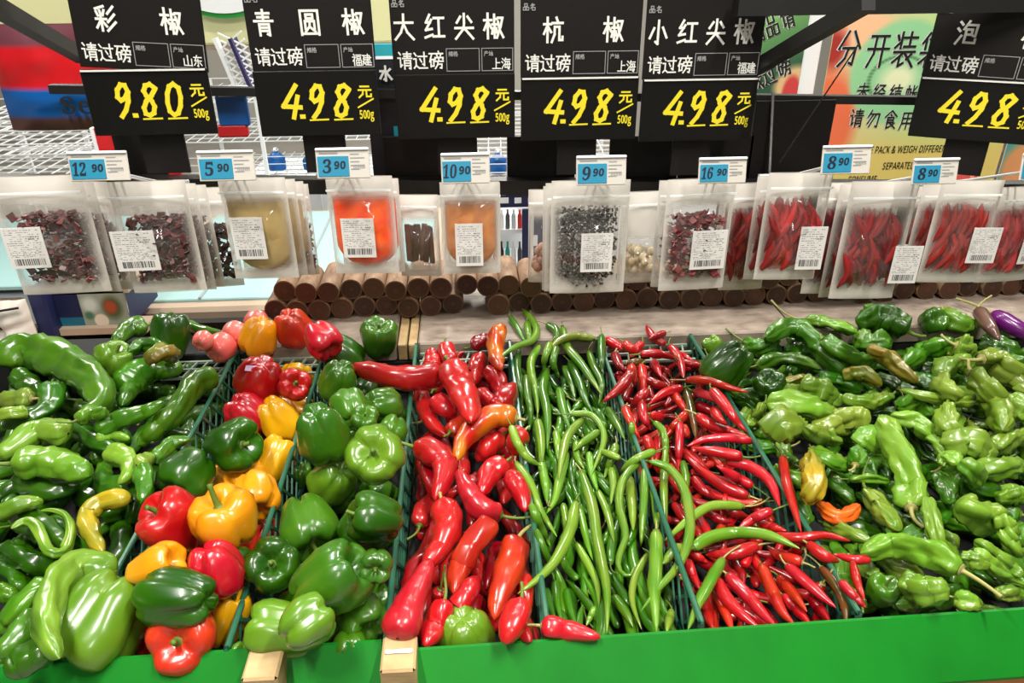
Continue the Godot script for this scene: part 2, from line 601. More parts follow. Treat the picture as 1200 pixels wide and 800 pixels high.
func bell(label: String, px: float, py: float, w: float, ratio: float, sx: float, sy: float, st: float, col: String, group: String, stem := 0.55, cap := 0.88, taper := 0.12, called := "bell_pepper", category := "bell pepper") -> Node3D:
	var y := 0.79
	var g := Vector3.ZERO
	var r := 0.04
	var ax := lensdir(sx, sy, st)
	var up := absf(ax.y)
	for it in 5:
		g = gp(px, py, y)
		r = w * 0.5 * mpp(g)
		var eff := r * lerpf(0.88, 0.9 * ratio, up)
		y = lerpf(y, minf(rest(g.x, g.z, eff, 0.95), cap), 0.8)
	g = gp(px, py, y)
	return set_bell(label, g, r, ratio, ax, col, group, stem, taper, called, category)

func set_bell(label: String, g: Vector3, r: float, ratio: float, ax: Vector3, col: String, group: String, stem: float, taper: float, called := "bell_pepper", category := "bell pepper") -> Node3D:
	for k in 5: stamp(g + ax * r * ratio * (k - 2) * 0.22, r * 0.85)
	var o := g - Vector3(0, r * 0.9, 0)
	var t := thing(called, label, category, o, Basis(), group)
	var x := ax.cross(Vector3(0.31, 0.2, 0.93)).normalized()
	var b := Basis(x, ax, x.cross(ax)).rotated(ax, rng.randf() * TAU)
	var lo: Array = BELLS[col][0]
	var hi: Array = BELLS[col][1]
	var w := rng.randf_range(0.92, 1.08)
	var c0 := lin(lo[0] * w, lo[1] * w, lo[2] * w)
	var c1 := lin(hi[0], hi[1], hi[2])
	crease_gain = 0.2 if called == "tomato" else 1.0
	var mb := bell_body(b, r, ratio, 4 if rng.randf() < 0.55 else 3, taper, c0, c1, rng.randf() * 20.0)
	part(t, "body", mb, M.pepper, Transform3D(Basis(), g - o))
	if stem > 0.0:
		part(t, "stem", stalk(g - o + ax * r * (0.50 * ratio), ax, r * 0.52, r * stem, lin(0.32, 0.42, 0.13), rng.randi(), 0.35), M.stem)
	return t


# ---------------------------------------------------------------- what lies in the bins: [label, width, tone, stem, middle line ...] in pixels

const GREEN_CHILIES := [
	["", 9, 1, 12, 598, 372, 606, 384, 616, 402], ["", 9, 2, 14, 617, 378, 619, 390, 620, 404], ["", 10, 1, 12, 641, 380, 652, 388, 650, 404],
	["", 11, 2, 10, 632, 405, 622, 425, 624, 445, 629, 470, 630, 487], ["", 10, 1, 10, 652, 407, 648, 425, 655, 440], ["", 11, 1, 0, 662, 430, 670, 450, 674, 467],
	["", 11, 1, 8, 668, 425, 680, 450, 685, 467, 695, 484], ["", 10, 1, 12, 690, 412, 697, 432, 705, 447, 704, 465, 701, 474], ["", 10, 0, 10, 705, 393, 705, 415, 706, 437],
	["", 12, 1, 10, 642, 432, 636, 455, 640, 475, 642, 500, 641, 527], ["", 10, 0, 0, 608, 410, 606, 432, 610, 455, 612, 478], ["", 10, 1, 0, 616, 440, 618, 462, 622, 485, 620, 505],
	["", 11, 1, 0, 655, 455, 660, 480, 668, 505], ["", 10, 1, 0, 684, 478, 694, 500, 702, 520], ["", 10, 0, 0, 700, 480, 710, 500, 720, 515], ["", 10, 1, 0, 712, 478, 724, 498, 732, 515],
	["", 11, 2, 8, 659, 383, 665, 407, 680, 425, 692, 442, 705, 462], ["", 11, 3, 10, 697, 397, 675, 394, 655, 399, 643, 411], ["", 10, 2, 12, 645, 402, 640, 414, 636, 430],
	["curled green chili hooking over the red horn peppers at the back divider", 10, 2, 16, 614, 364, 624, 376, 629, 388, 624, 399, 607, 405, 592, 414, 584, 423],
	["", 12, 2, 8, 630, 492, 634, 520, 634, 546], ["", 10, 3, 6, 651, 505, 654, 522, 655, 542], ["", 10, 2, 6, 675, 517, 676, 535, 685, 550], ["", 10, 2, 8, 702, 505, 685, 517, 672, 528],
	["", 11, 2, 8, 634, 542, 639, 567, 641, 590], ["", 10, 2, 6, 722, 520, 716, 540, 708, 560], ["", 10, 2, 0, 690, 530, 694, 555, 700, 575], ["", 10, 3, 0, 716, 548, 719, 570, 716, 590],
	["", 11, 2, 0, 622, 590, 632, 615, 645, 640], ["", 10, 2, 0, 660, 590, 664, 620, 660, 650], ["", 10, 1, 0, 628, 620, 640, 650, 650, 680], ["", 12, 1, 0, 650, 680, 652, 702, 658, 728],
	["", 11, 0, 0, 664, 690, 668, 712, 675, 735], ["", 11, 0, 0, 640, 690, 646, 715, 652, 735], ["", 11, 1, 0, 690, 620, 700, 650, 706, 690],
	["", 10, 2, 8, 678, 592, 687, 630, 695, 657], ["", 10, 2, 8, 700, 574, 712, 602, 720, 637], ["", 13, 1, 0, 719, 699, 734, 719, 742, 735],
	["", 12, 3, 8, 664, 530, 656, 561, 650, 586, 640, 602], ["", 11, 3, 8, 605, 542, 622, 567, 634, 599, 653, 629], ["", 10, 3, 6, 675, 636, 691, 664, 700, 686, 702, 710],
	["", 14, 3, 10, 737, 560, 741, 592, 742, 622], ["", 11, 2, 8, 755, 549, 755, 580, 753, 611, 751, 640], ["", 10, 3, 8, 764, 570, 769, 599, 770, 622],
	["", 11, 2, 8, 780, 528, 778, 571, 780, 625], ["", 8, 3, 8, 697, 711, 692, 722, 687, 733], ["", 10, 1, 0, 800, 540, 804, 565, 798, 590],
	["", 12, 3, 8, 797, 639, 786, 650, 776, 661], ["", 10, 3, 6, 759, 649, 744, 677, 741, 705, 752, 738], ["", 9, 2, 10, 766, 494, 777, 505, 780, 525, 777, 548],
	["", 9, 2, 6, 740, 495, 742, 515, 748, 535], ["", 9, 3, 8, 727, 537, 714, 532, 703, 528], ["", 11, 3, 10, 767, 529, 745, 538, 728, 552],
	["bright green forked chili standing out of the middle of the thin green chilies", 12, 3, 10, 683, 491, 666, 510, 658, 540, 655, 562],
	["green chili bent into a hook on top of the thin green chilies", 9, 3, 14, 667, 485, 690, 485, 704, 498, 708, 515, 701, 537, 692, 558],
	["yellow-green chili leaning over the divider onto the red horn peppers", 11, 3, 10, 599, 499, 607, 520, 620, 538, 636, 546],
	["long thin green chili coiled into a loop at its tip", 11, 2, 10, 762, 533, 734, 555, 725, 586, 730, 611, 734, 630, 724, 655, 728, 675, 738, 676, 745, 660],
	["thick straight green chili reaching down to the green front board", 15, 2, 8, 681, 552, 694, 592, 700, 633, 708, 671, 712, 705, 711, 742],
	["stout bright green chili pointing across the divider at the red horn peppers", 16, 3, 10, 675, 587, 667, 624, 650, 658, 628, 680, 606, 696],
	["thick green chili standing upright against the green front board", 18, 2, 10, 769, 622, 769, 655, 767, 692, 769, 740],
	["long arching green chili bowed over the others like a handle", 13, 2, 12, 759, 540, 784, 548, 801, 571, 808, 602, 807, 633, 794, 664, 772, 689, 750, 717],
	["pale green chili stretched sideways over the red chilies with its long stem", 12, 3, 26, 872, 593, 837, 592, 819, 600, 800, 615, 778, 634],
	["thick dark green chili lying bowed across the red chilies", 16, 2, 22, 812, 642, 831, 630, 862, 624, 900, 627, 938, 643],
	["straight green chili lying alone on the red chilies by the front board", 16, 2, 16, 847, 655, 833, 680, 818, 708, 806, 738],
	["", 12, 3, 10, 787, 715, 784, 728, 781, 741]]

const RED_CHILIES := [
	["", 10, 1, 0, 780, 404, 766, 395, 757, 381], ["", 9, 5, 10, 779, 390, 770, 393, 760, 397], ["", 13, 1, 8, 712, 399, 722, 404, 732, 411], ["", 12, 2, 8, 732, 402, 738, 408, 747, 413],
	["", 11, 1, 10, 752, 402, 745, 410, 738, 418], ["", 11, 1, 10, 750, 415, 770, 414, 792, 420], ["", 10, 1, 8, 795, 415, 803, 418, 812, 423], ["", 10, 3, 8, 737, 426, 746, 424, 757, 424],
	["", 12, 5, 8, 765, 423, 770, 432, 775, 442], ["", 12, 2, 8, 740, 430, 742, 440, 744, 452], ["", 11, 1, 10, 785, 405, 797, 422, 801, 443], ["", 12, 2, 6, 752, 428, 754, 450, 755, 470],
	["", 12, 0, 8, 720, 415, 726, 428, 735, 438], ["", 12, 0, 0, 760, 445, 770, 450, 782, 452], ["", 12, 1, 6, 758, 458, 748, 468, 740, 478], ["", 12, 1, 8, 800, 454, 777, 461, 760, 474],
	["", 13, 0, 0, 815, 475, 835, 482, 847, 495], ["", 12, 2, 8, 787, 458, 797, 472, 805, 484], ["", 12, 5, 8, 812, 458, 830, 464, 845, 472, 858, 483], ["", 12, 5, 8, 752, 472, 755, 490, 763, 504],
	["", 12, 2, 8, 732, 478, 742, 500, 750, 514], ["", 12, 1, 8, 762, 485, 771, 488, 781, 487], ["", 13, 1, 0, 836, 480, 843, 490, 852, 498], ["", 12, 2, 6, 805, 484, 792, 497, 781, 511],
	["", 12, 1, 8, 772, 513, 770, 528, 768, 543], ["", 12, 1, 0, 757, 512, 762, 525, 765, 540], ["", 12, 2, 0, 800, 500, 803, 507, 808, 513], ["", 13, 1, 8, 800, 528, 815, 541, 832, 552],
	["", 13, 1, 0, 785, 545, 790, 565, 800, 580], ["", 13, 0, 0, 812, 560, 825, 575, 840, 585], ["", 12, 1, 0, 790, 590, 800, 605, 812, 618], ["", 13, 0, 0, 845, 590, 860, 600, 878, 606],
	["", 12, 0, 0, 828, 600, 842, 608, 858, 612], ["", 13, 1, 0, 890, 610, 905, 618, 922, 622], ["", 12, 1, 0, 800, 640, 815, 650, 830, 660], ["", 12, 0, 0, 860, 655, 868, 668, 872, 685],
	["", 12, 1, 8, 806, 656, 812, 674, 821, 692], ["", 15, 1, 8, 827, 706, 830, 722, 836, 738], ["", 14, 2, 8, 836, 688, 849, 714, 858, 738], ["", 16, 1, 8, 839, 678, 852, 702, 874, 724, 890, 736],
	["", 14, 1, 8, 917, 697, 936, 717, 949, 731], ["", 13, 2, 8, 912, 675, 930, 696, 946, 717], ["", 14, 0, 0, 950, 700, 962, 715, 972, 728], ["", 13, 1, 0, 880, 650, 890, 665, 896, 680],
	["", 14, 1, 10, 878, 581, 855, 573, 830, 557, 802, 533], ["", 14, 5, 16, 883, 570, 861, 558, 839, 545], ["", 14, 5, 8, 850, 540, 878, 546, 902, 564, 914, 594],
	["", 14, 1, 10, 817, 486, 832, 497, 855, 505, 877, 511], ["", 11, 5, 8, 797, 495, 796, 520, 795, 548], ["", 12, 5, 8, 882, 517, 855, 513, 825, 515, 805, 523],
	["", 14, 1, 14, 870, 535, 842, 530, 813, 525], ["", 13, 5, 18, 905, 598, 884, 607, 864, 621], ["", 12, 1, 0, 872, 664, 877, 650, 884, 640], ["", 15, 2, 10, 941, 659, 914, 651, 899, 639],
	["", 16, 1, 12, 887, 639, 858, 649, 826, 650], ["", 16, 2, 8, 892, 662, 905, 692, 917, 717, 932, 733], ["", 15, 5, 10, 922, 662, 946, 683, 964, 699, 980, 712], ["", 11, 1, 8, 999, 659, 1005, 684, 1013, 703],
	["", 12, 5, 8, 985, 681, 1002, 700, 1015, 712], ["", 15, 1, 10, 947, 637, 967, 652, 984, 658],
	["orange-red chili leaning on the divider beside the yellow wrinkled pepper", 14, 2, 14, 917, 535, 921, 561, 928, 586, 939, 624],
	["large red chili poking through the divider into the thin green chilies", 14, 1, 0, 742, 434, 726, 455, 706, 471],
	["brown shrivelled chili hanging down over the red chilies", 11, 3, 12, 804, 456, 810, 480, 814, 500, 815, 513],
	["long orange-red chili jutting over the divider beside the dark green bell pepper", 11, 2, 12, 803, 445, 830, 446, 855, 454, 878, 460],
	["glossy red chili slipping over the divider towards the wrinkled green peppers", 14, 1, 8, 834, 456, 850, 475, 862, 492, 875, 506],
	["red chili lying across the heap with its tip over the wrinkled green peppers", 13, 1, 10, 908, 628, 936, 630, 967, 627, 997, 634],
	["red chili with a long pale stem resting on the wrinkled green peppers", 12, 5, 40, 1019, 656, 999, 655, 977, 649],
	["crimson chili with a dark cap lying straight above the front board", 17, 5, 8, 852, 673, 874, 696, 892, 717, 910, 735],
	["orange-brown chili drooping beside the pale stems near the front board", 12, 3, 16, 962, 664, 980, 687, 989, 710, 992, 731],
	["slim red chili crossing the back divider with its tip over the bin of green bell", 9, 1, 8, 800, 424, 813, 427, 827, 429]]

const RED_HORNS := [
	["", 24, 1, 0, 505, 436, 507, 424, 505, 410], ["", 21, 1, 10, 521, 406, 527, 420, 533, 436], ["", 22, 1, 8, 563, 418, 558, 436, 554, 452], ["", 24, 1, 0, 573, 434, 584, 446, 587, 464],
	["", 20, 1, 0, 563, 462, 572, 468, 582, 475], ["", 24, 1, 0, 494, 462, 500, 482, 510, 500, 526, 512], ["", 26, 1, 0, 512, 470, 522, 478, 534, 488], ["", 20, 2, 18, 528, 506, 538, 496, 550, 488],
	["", 24, 0, 0, 500, 545, 506, 565, 512, 585], ["", 26, 0, 0, 550, 560, 556, 590, 552, 620], ["", 28, 1, 0, 590, 545, 596, 565, 590, 590], ["", 24, 0, 0, 585, 640, 578, 665, 570, 690],
	["", 24, 1, 0, 522, 640, 524, 668, 520, 690], ["", 26, 0, 0, 560, 700, 556, 725, 552, 750], ["", 22, 2, 0, 614, 676, 617, 694, 620, 716], ["", 26, 1, 0, 606, 716, 612, 738, 622, 752],
	["short crimson horn pepper lying crosswise at the back against the ledge", 19, 0, 8, 553, 406, 565, 400, 580, 394], ["blotchy red horn pepper standing at the back beside the thin green chilies", 23, 4, 8, 586, 384, 580, 402, 582, 418, 588, 434],
	["red horn pepper lifting its blunt tip against the thin green chilies", 26, 1, 0, 580, 482, 592, 466, 603, 450],
	["", 28, 1, 8, 586, 512, 573, 523, 558, 540], ["orange-red horn pepper with a dark stem by the divider of thin chilies", 26, 2, 10, 612, 507, 604, 517, 604, 532],
	["long red horn pepper fading to yellow at its tip", 30, 4, 8, 606, 490, 582, 487, 557, 500, 541, 520, 535, 540],
	["", 28, 1, 6, 592, 541, 574, 555, 564, 580], ["short stout red pepper end pointing at the thin green chilies", 28, 1, 10, 601, 560, 611, 578, 616, 600],
	["red horn pepper with a hooked waist rising beside the green divider", 34, 1, 22, 488, 524, 507, 530, 522, 545, 517, 568, 510, 588],
	["bent red horn pepper with a long stem reaching towards the thin chilies", 29, 5, 34, 588, 604, 566, 596, 549, 577, 537, 550],
	["tall narrow-shouldered red horn pepper leaning against the green divider", 36, 1, 14, 519, 590, 526, 614, 515, 642, 495, 668],
	["", 34, 2, 0, 577, 612, 553, 638, 538, 668, 532, 697], ["", 18, 1, 26, 516, 690, 513, 702, 510, 716],
	["plump wet red horn pepper with a streak of light along its belly", 38, 2, 34, 606, 634, 597, 665, 586, 695, 579, 726],
	["", 28, 1, 0, 536, 716, 546, 698, 559, 676], ["", 32, 1, 26, 520, 706, 509, 735, 498, 757],
	["broad red horn pepper lying with its narrow tip up by the green divider", 40, 5, 0, 466, 748, 476, 716, 492, 682, 505, 655],
	["red horn pepper with a curved green stem at the front board", 36, 1, 30, 609, 709, 599, 735, 590, 754],
	["red horn pepper lying flat along the top of the front board", 26, 5, 16, 634, 733, 663, 738, 704, 747],
	["large red horn pepper lying crosswise over the divider onto the green bell peppers", 36, 1, 12, 520, 437, 496, 442, 470, 443, 438, 436, 412, 429],
	["large red horn pepper standing tip down in the middle of the back", 37, 1, 12, 528, 428, 540, 455, 549, 475, 552, 494]]

const LONG_GREENS := [
	["", 30, 0, 0, 20, 440, 40, 455, 60, 470], ["", 30, 0, 0, 90, 500, 120, 520, 150, 530], ["", 28, 0, 0, 20, 560, 60, 575, 95, 566], ["", 28, 0, 0, 60, 610, 90, 630, 120, 650],
	["", 30, 0, 0, 10, 640, 40, 660, 70, 670], ["", 26, 0, 0, 150, 560, 160, 590, 150, 615], ["", 26, 0, 0, 195, 530, 180, 560, 165, 590], ["", 34, 0, 0, 60, 700, 40, 740, 20, 780], ["", 34, 0, 0, 20, 600, 50, 620, 80, 640],
	["slim dark green pepper lying at the back beside the pink tomatoes", 14, 1, 0, 217, 379, 237, 387, 264, 391],
	["", 24, 1, 8, 172, 381, 150, 387, 133, 403], ["", 22, 0, 0, 192, 408, 172, 404, 150, 412],
	["", 24, 4, 0, 205, 416, 190, 412, 172, 422], ["dark green bull horn pepper lying crosswise below the pale tomato-like pepper", 38, 1, 0, 140, 456, 160, 440, 185, 431, 215, 433],
	["", 26, 1, 0, 160, 448, 150, 460, 143, 475], ["long dark glossy pepper sloping down beside the green lattice divider", 32, 1, 0, 256, 440, 228, 450, 208, 478, 187, 500, 160, 522],
	["", 23, 1, 0, 112, 506, 140, 491, 172, 481, 192, 470], ["", 15, 3, 0, 112, 513, 130, 511, 152, 514], ["", 20, 1, 0, 180, 540, 200, 521, 224, 514],
	["", 30, 0, 10, 60, 452, 60, 474, 40, 486, 5, 498], ["", 23, 3, 20, 38, 467, 20, 467, -4, 470], ["", 20, 3, 0, 30, 484, 14, 484, -4, 487],
	["huge curved green pepper arching over the others from the edge of the counter", 44, 1, 14, -8, 422, 32, 412, 70, 421, 101, 440, 119, 464, 112, 480, 88, 486],
	["green pepper end turned down with its stem hanging", 20, 2, 16, 90, 492, 106, 484, 128, 484],
	["", 33, 3, 0, 80, 508, 46, 505, 15, 524, -6, 534], ["", 42, 2, 16, 16, 543, 50, 540, 80, 546, 104, 558], ["", 27, 3, 0, 128, 530, 150, 540, 151, 556, 138, 567], ["", 20, 3, 0, 160, 545, 170, 540, 180, 532],
	["", 25, 2, 14, -4, 604, 22, 592, 50, 588], ["thin green pepper twisted into a curl", 14, 2, 0, 13, 619, 36, 609, 49, 628, 60, 648, 76, 645, 83, 616, 70, 599, 44, 599],
	["", 22, 1, 0, 166, 548, 170, 568, 166, 588], ["yellow and orange turning pepper folded on itself beside the lattice divider", 27, 5, 0, 154, 583, 122, 588, 102, 606, 108, 628, 121, 648],
	["", 24, 1, 0, 0, 694, 8, 696, 20, 700], ["", 36, 1, 0, 60, 684, 28, 708, -4, 744], ["", 34, 1, 0, 47, 718, 22, 747, -4, 768], ["", 40, 0, 0, 60, 760, 30, 775, 5, 790],
	["big pale green pepper curved like a horseshoe beside the front board", 42, 2, 10, 134, 676, 100, 664, 70, 682, 56, 716, 56, 747, 70, 772]]

const WRINKLED := [
	["", 26, 0, 0, 930, 398, 936, 410, 930, 420], ["", 18, 0, 0, 905, 398, 908, 410, 900, 420], ["", 16, 1, 14, 887, 428, 910, 420, 937, 422, 964, 433], ["", 24, 1, 0, 1000, 395, 1020, 400, 1045, 398],
	["", 14, 4, 0, 918, 448, 935, 444, 954, 443], ["", 26, 0, 0, 960, 440, 985, 447, 1010, 458], ["", 24, 0, 0, 1065, 440, 1085, 448, 1100, 460], ["", 24, 0, 0, 1060, 480, 1080, 500, 1095, 520],
	["", 24, 0, 0, 1010, 540, 1020, 560, 1015, 580], ["", 26, 0, 0, 970, 560, 985, 575, 1000, 590], ["", 26, 0, 0, 1080, 600, 1085, 620, 1095, 640], ["", 24, 0, 0, 1130, 560, 1150, 570, 1175, 565],
	["", 24, 0, 0, 1060, 620, 1075, 632, 1095, 636], ["", 24, 0, 0, 1140, 670, 1160, 685, 1180, 700], ["", 24, 1, 0, 1090, 700, 1075, 705, 1050, 708], ["", 24, 0, 0, 1130, 690, 1110, 700, 1095, 710],
	["", 26, 0, 0, 1150, 400, 1170, 405, 1195, 412], ["", 24, 1, 0, 1180, 420, 1195, 425, 1210, 432], ["", 22, 1, 0, 1100, 555, 1108, 570, 1112, 590],
	["wrinkled green pepper with a long curved stem lying on the grey ledge", 19, 2, 34, 943, 375, 965, 377, 987, 383, 1004, 390], ["dark green pepper with a split stem end resting on the grey ledge", 18, 1, 22, 872, 400, 890, 407, 913, 396],
	["", 25, 1, 0, 897, 396, 920, 385, 940, 387, 956, 403, 972, 422, 994, 439], ["", 26, 1, 8, 965, 399, 980, 410, 1000, 421, 1028, 429], ["", 22, 4, 0, 988, 440, 1012, 438, 1032, 452],
	["dark wrinkled pepper with an upturned dark stem at the back of the heap", 30, 0, 16, 1064, 388, 1036, 373, 1002, 376], ["", 14, 2, 0, 1014, 362, 1020, 361, 1028, 366],
	["", 24, 2, 8, 1108, 366, 1122, 377, 1147, 383], ["", 22, 1, 12, 1117, 399, 1085, 411, 1058, 428], ["", 26, 3, 14, 1120, 404, 1130, 408, 1141, 416],
	["yellow-olive wrinkled pepper sloping across the middle of the back", 22, 4, 0, 1016, 409, 1042, 420, 1057, 435, 1077, 448],
	["", 18, 3, 6, 896, 472, 888, 485, 876, 498], ["", 19, 3, 0, 918, 457, 935, 461, 953, 468], ["", 24, 3, 0, 938, 450, 962, 455, 987, 473], ["", 27, 3, 0, 898, 472, 930, 472, 960, 480, 984, 486],
	["", 24, 2, 8, 1042, 464, 1020, 472, 1000, 470, 985, 464], ["", 24, 1, 0, 1052, 476, 1075, 470, 1092, 486], ["", 19, 3, 22, 1152, 464, 1125, 471, 1085, 465, 1054, 456],
	["", 27, 3, 0, 1021, 492, 997, 489, 975, 497, 950, 501], ["", 35, 2, 0, 896, 508, 915, 500, 942, 500], ["", 28, 2, 30, 974, 514, 957, 509, 942, 500],
	["", 28, 2, 0, 1006, 508, 1020, 514, 1034, 522], ["", 21, 2, 8, 953, 526, 975, 540, 997, 548], ["", 22, 1, 12, 1002, 545, 1004, 535, 1000, 525],
	["", 13, 2, 16, 995, 561, 1018, 560, 1042, 565], ["", 29, 2, 34, 1016, 575, 1034, 598, 1053, 622], ["", 19, 2, 6, 966, 613, 992, 624, 1026, 637],
	["curled pepper ripened to bright orange at the foot of the red chilies", 19, 6, 0, 962, 590, 976, 603, 990, 604, 1007, 591],
	["yellow and olive ripening pepper beside the orange curled one", 34, 5, 0, 952, 538, 955, 565, 945, 592],
	["", 27, 3, 0, 1043, 487, 1075, 495, 1100, 518, 1107, 538], ["long flat bright green pepper hanging down the middle of the heap with its stem below", 34, 3, 34, 1068, 596, 1068, 568, 1060, 540, 1045, 512, 1032, 487],
	["", 30, 3, 10, 1108, 478, 1111, 500, 1122, 516], ["", 12, 3, 16, 1135, 494, 1147, 514, 1168, 508], ["", 35, 2, 0, 1110, 519, 1135, 517, 1160, 534],
	["", 27, 2, 0, 1160, 527, 1182, 515, 1206, 511], ["", 27, 3, 0, 1178, 470, 1192, 476, 1210, 490], ["", 27, 3, 0, 1100, 442, 1108, 430, 1124, 424, 1137, 436], ["", 26, 3, 0, 1100, 446, 1112, 458, 1126, 466],
	["", 31, 3, 26, 1150, 421, 1167, 420, 1187, 440, 1206, 462], ["broad bright pepper lying over its neighbours below the purple aubergine", 31, 2, 14, 1139, 436, 1157, 457, 1170, 480, 1175, 504],
	["", 20, 3, 14, 1104, 545, 1112, 535, 1122, 545], ["", 27, 2, 10, 1142, 552, 1168, 547, 1200, 545], ["", 24, 2, 0, 1166, 584, 1184, 580, 1206, 580], ["", 24, 2, 0, 1126, 540, 1140, 552, 1150, 566],
	["", 22, 3, 0, 1090, 584, 1093, 614, 1101, 639, 1124, 652], ["", 41, 3, 0, 1120, 588, 1146, 604, 1170, 620], ["", 22, 3, 0, 1174, 606, 1182, 620, 1196, 626], ["", 21, 3, 0, 1176, 622, 1184, 636, 1198, 654],
	["", 19, 2, 0, 1142, 632, 1167, 650, 1200, 676], ["", 15, 3, 0, 1142, 642, 1167, 667, 1202, 686], ["", 19, 2, 0, 1128, 653, 1140, 655, 1156, 661], ["", 19, 2, 0, 1168, 696, 1184, 694, 1206, 699],
	["", 19, 3, 10, 1119, 700, 1134, 704, 1152, 709],
	["big humped green pepper with a long stem lying above the front board", 36, 3, 42, 1127, 668, 1092, 650, 1050, 639, 1008, 648], ["", 31, 2, 0, 1054, 677, 1080, 691, 1112, 688]]

const G3 := "green bell peppers in the bin"
const MIX := "mixed bell peppers in the bin"
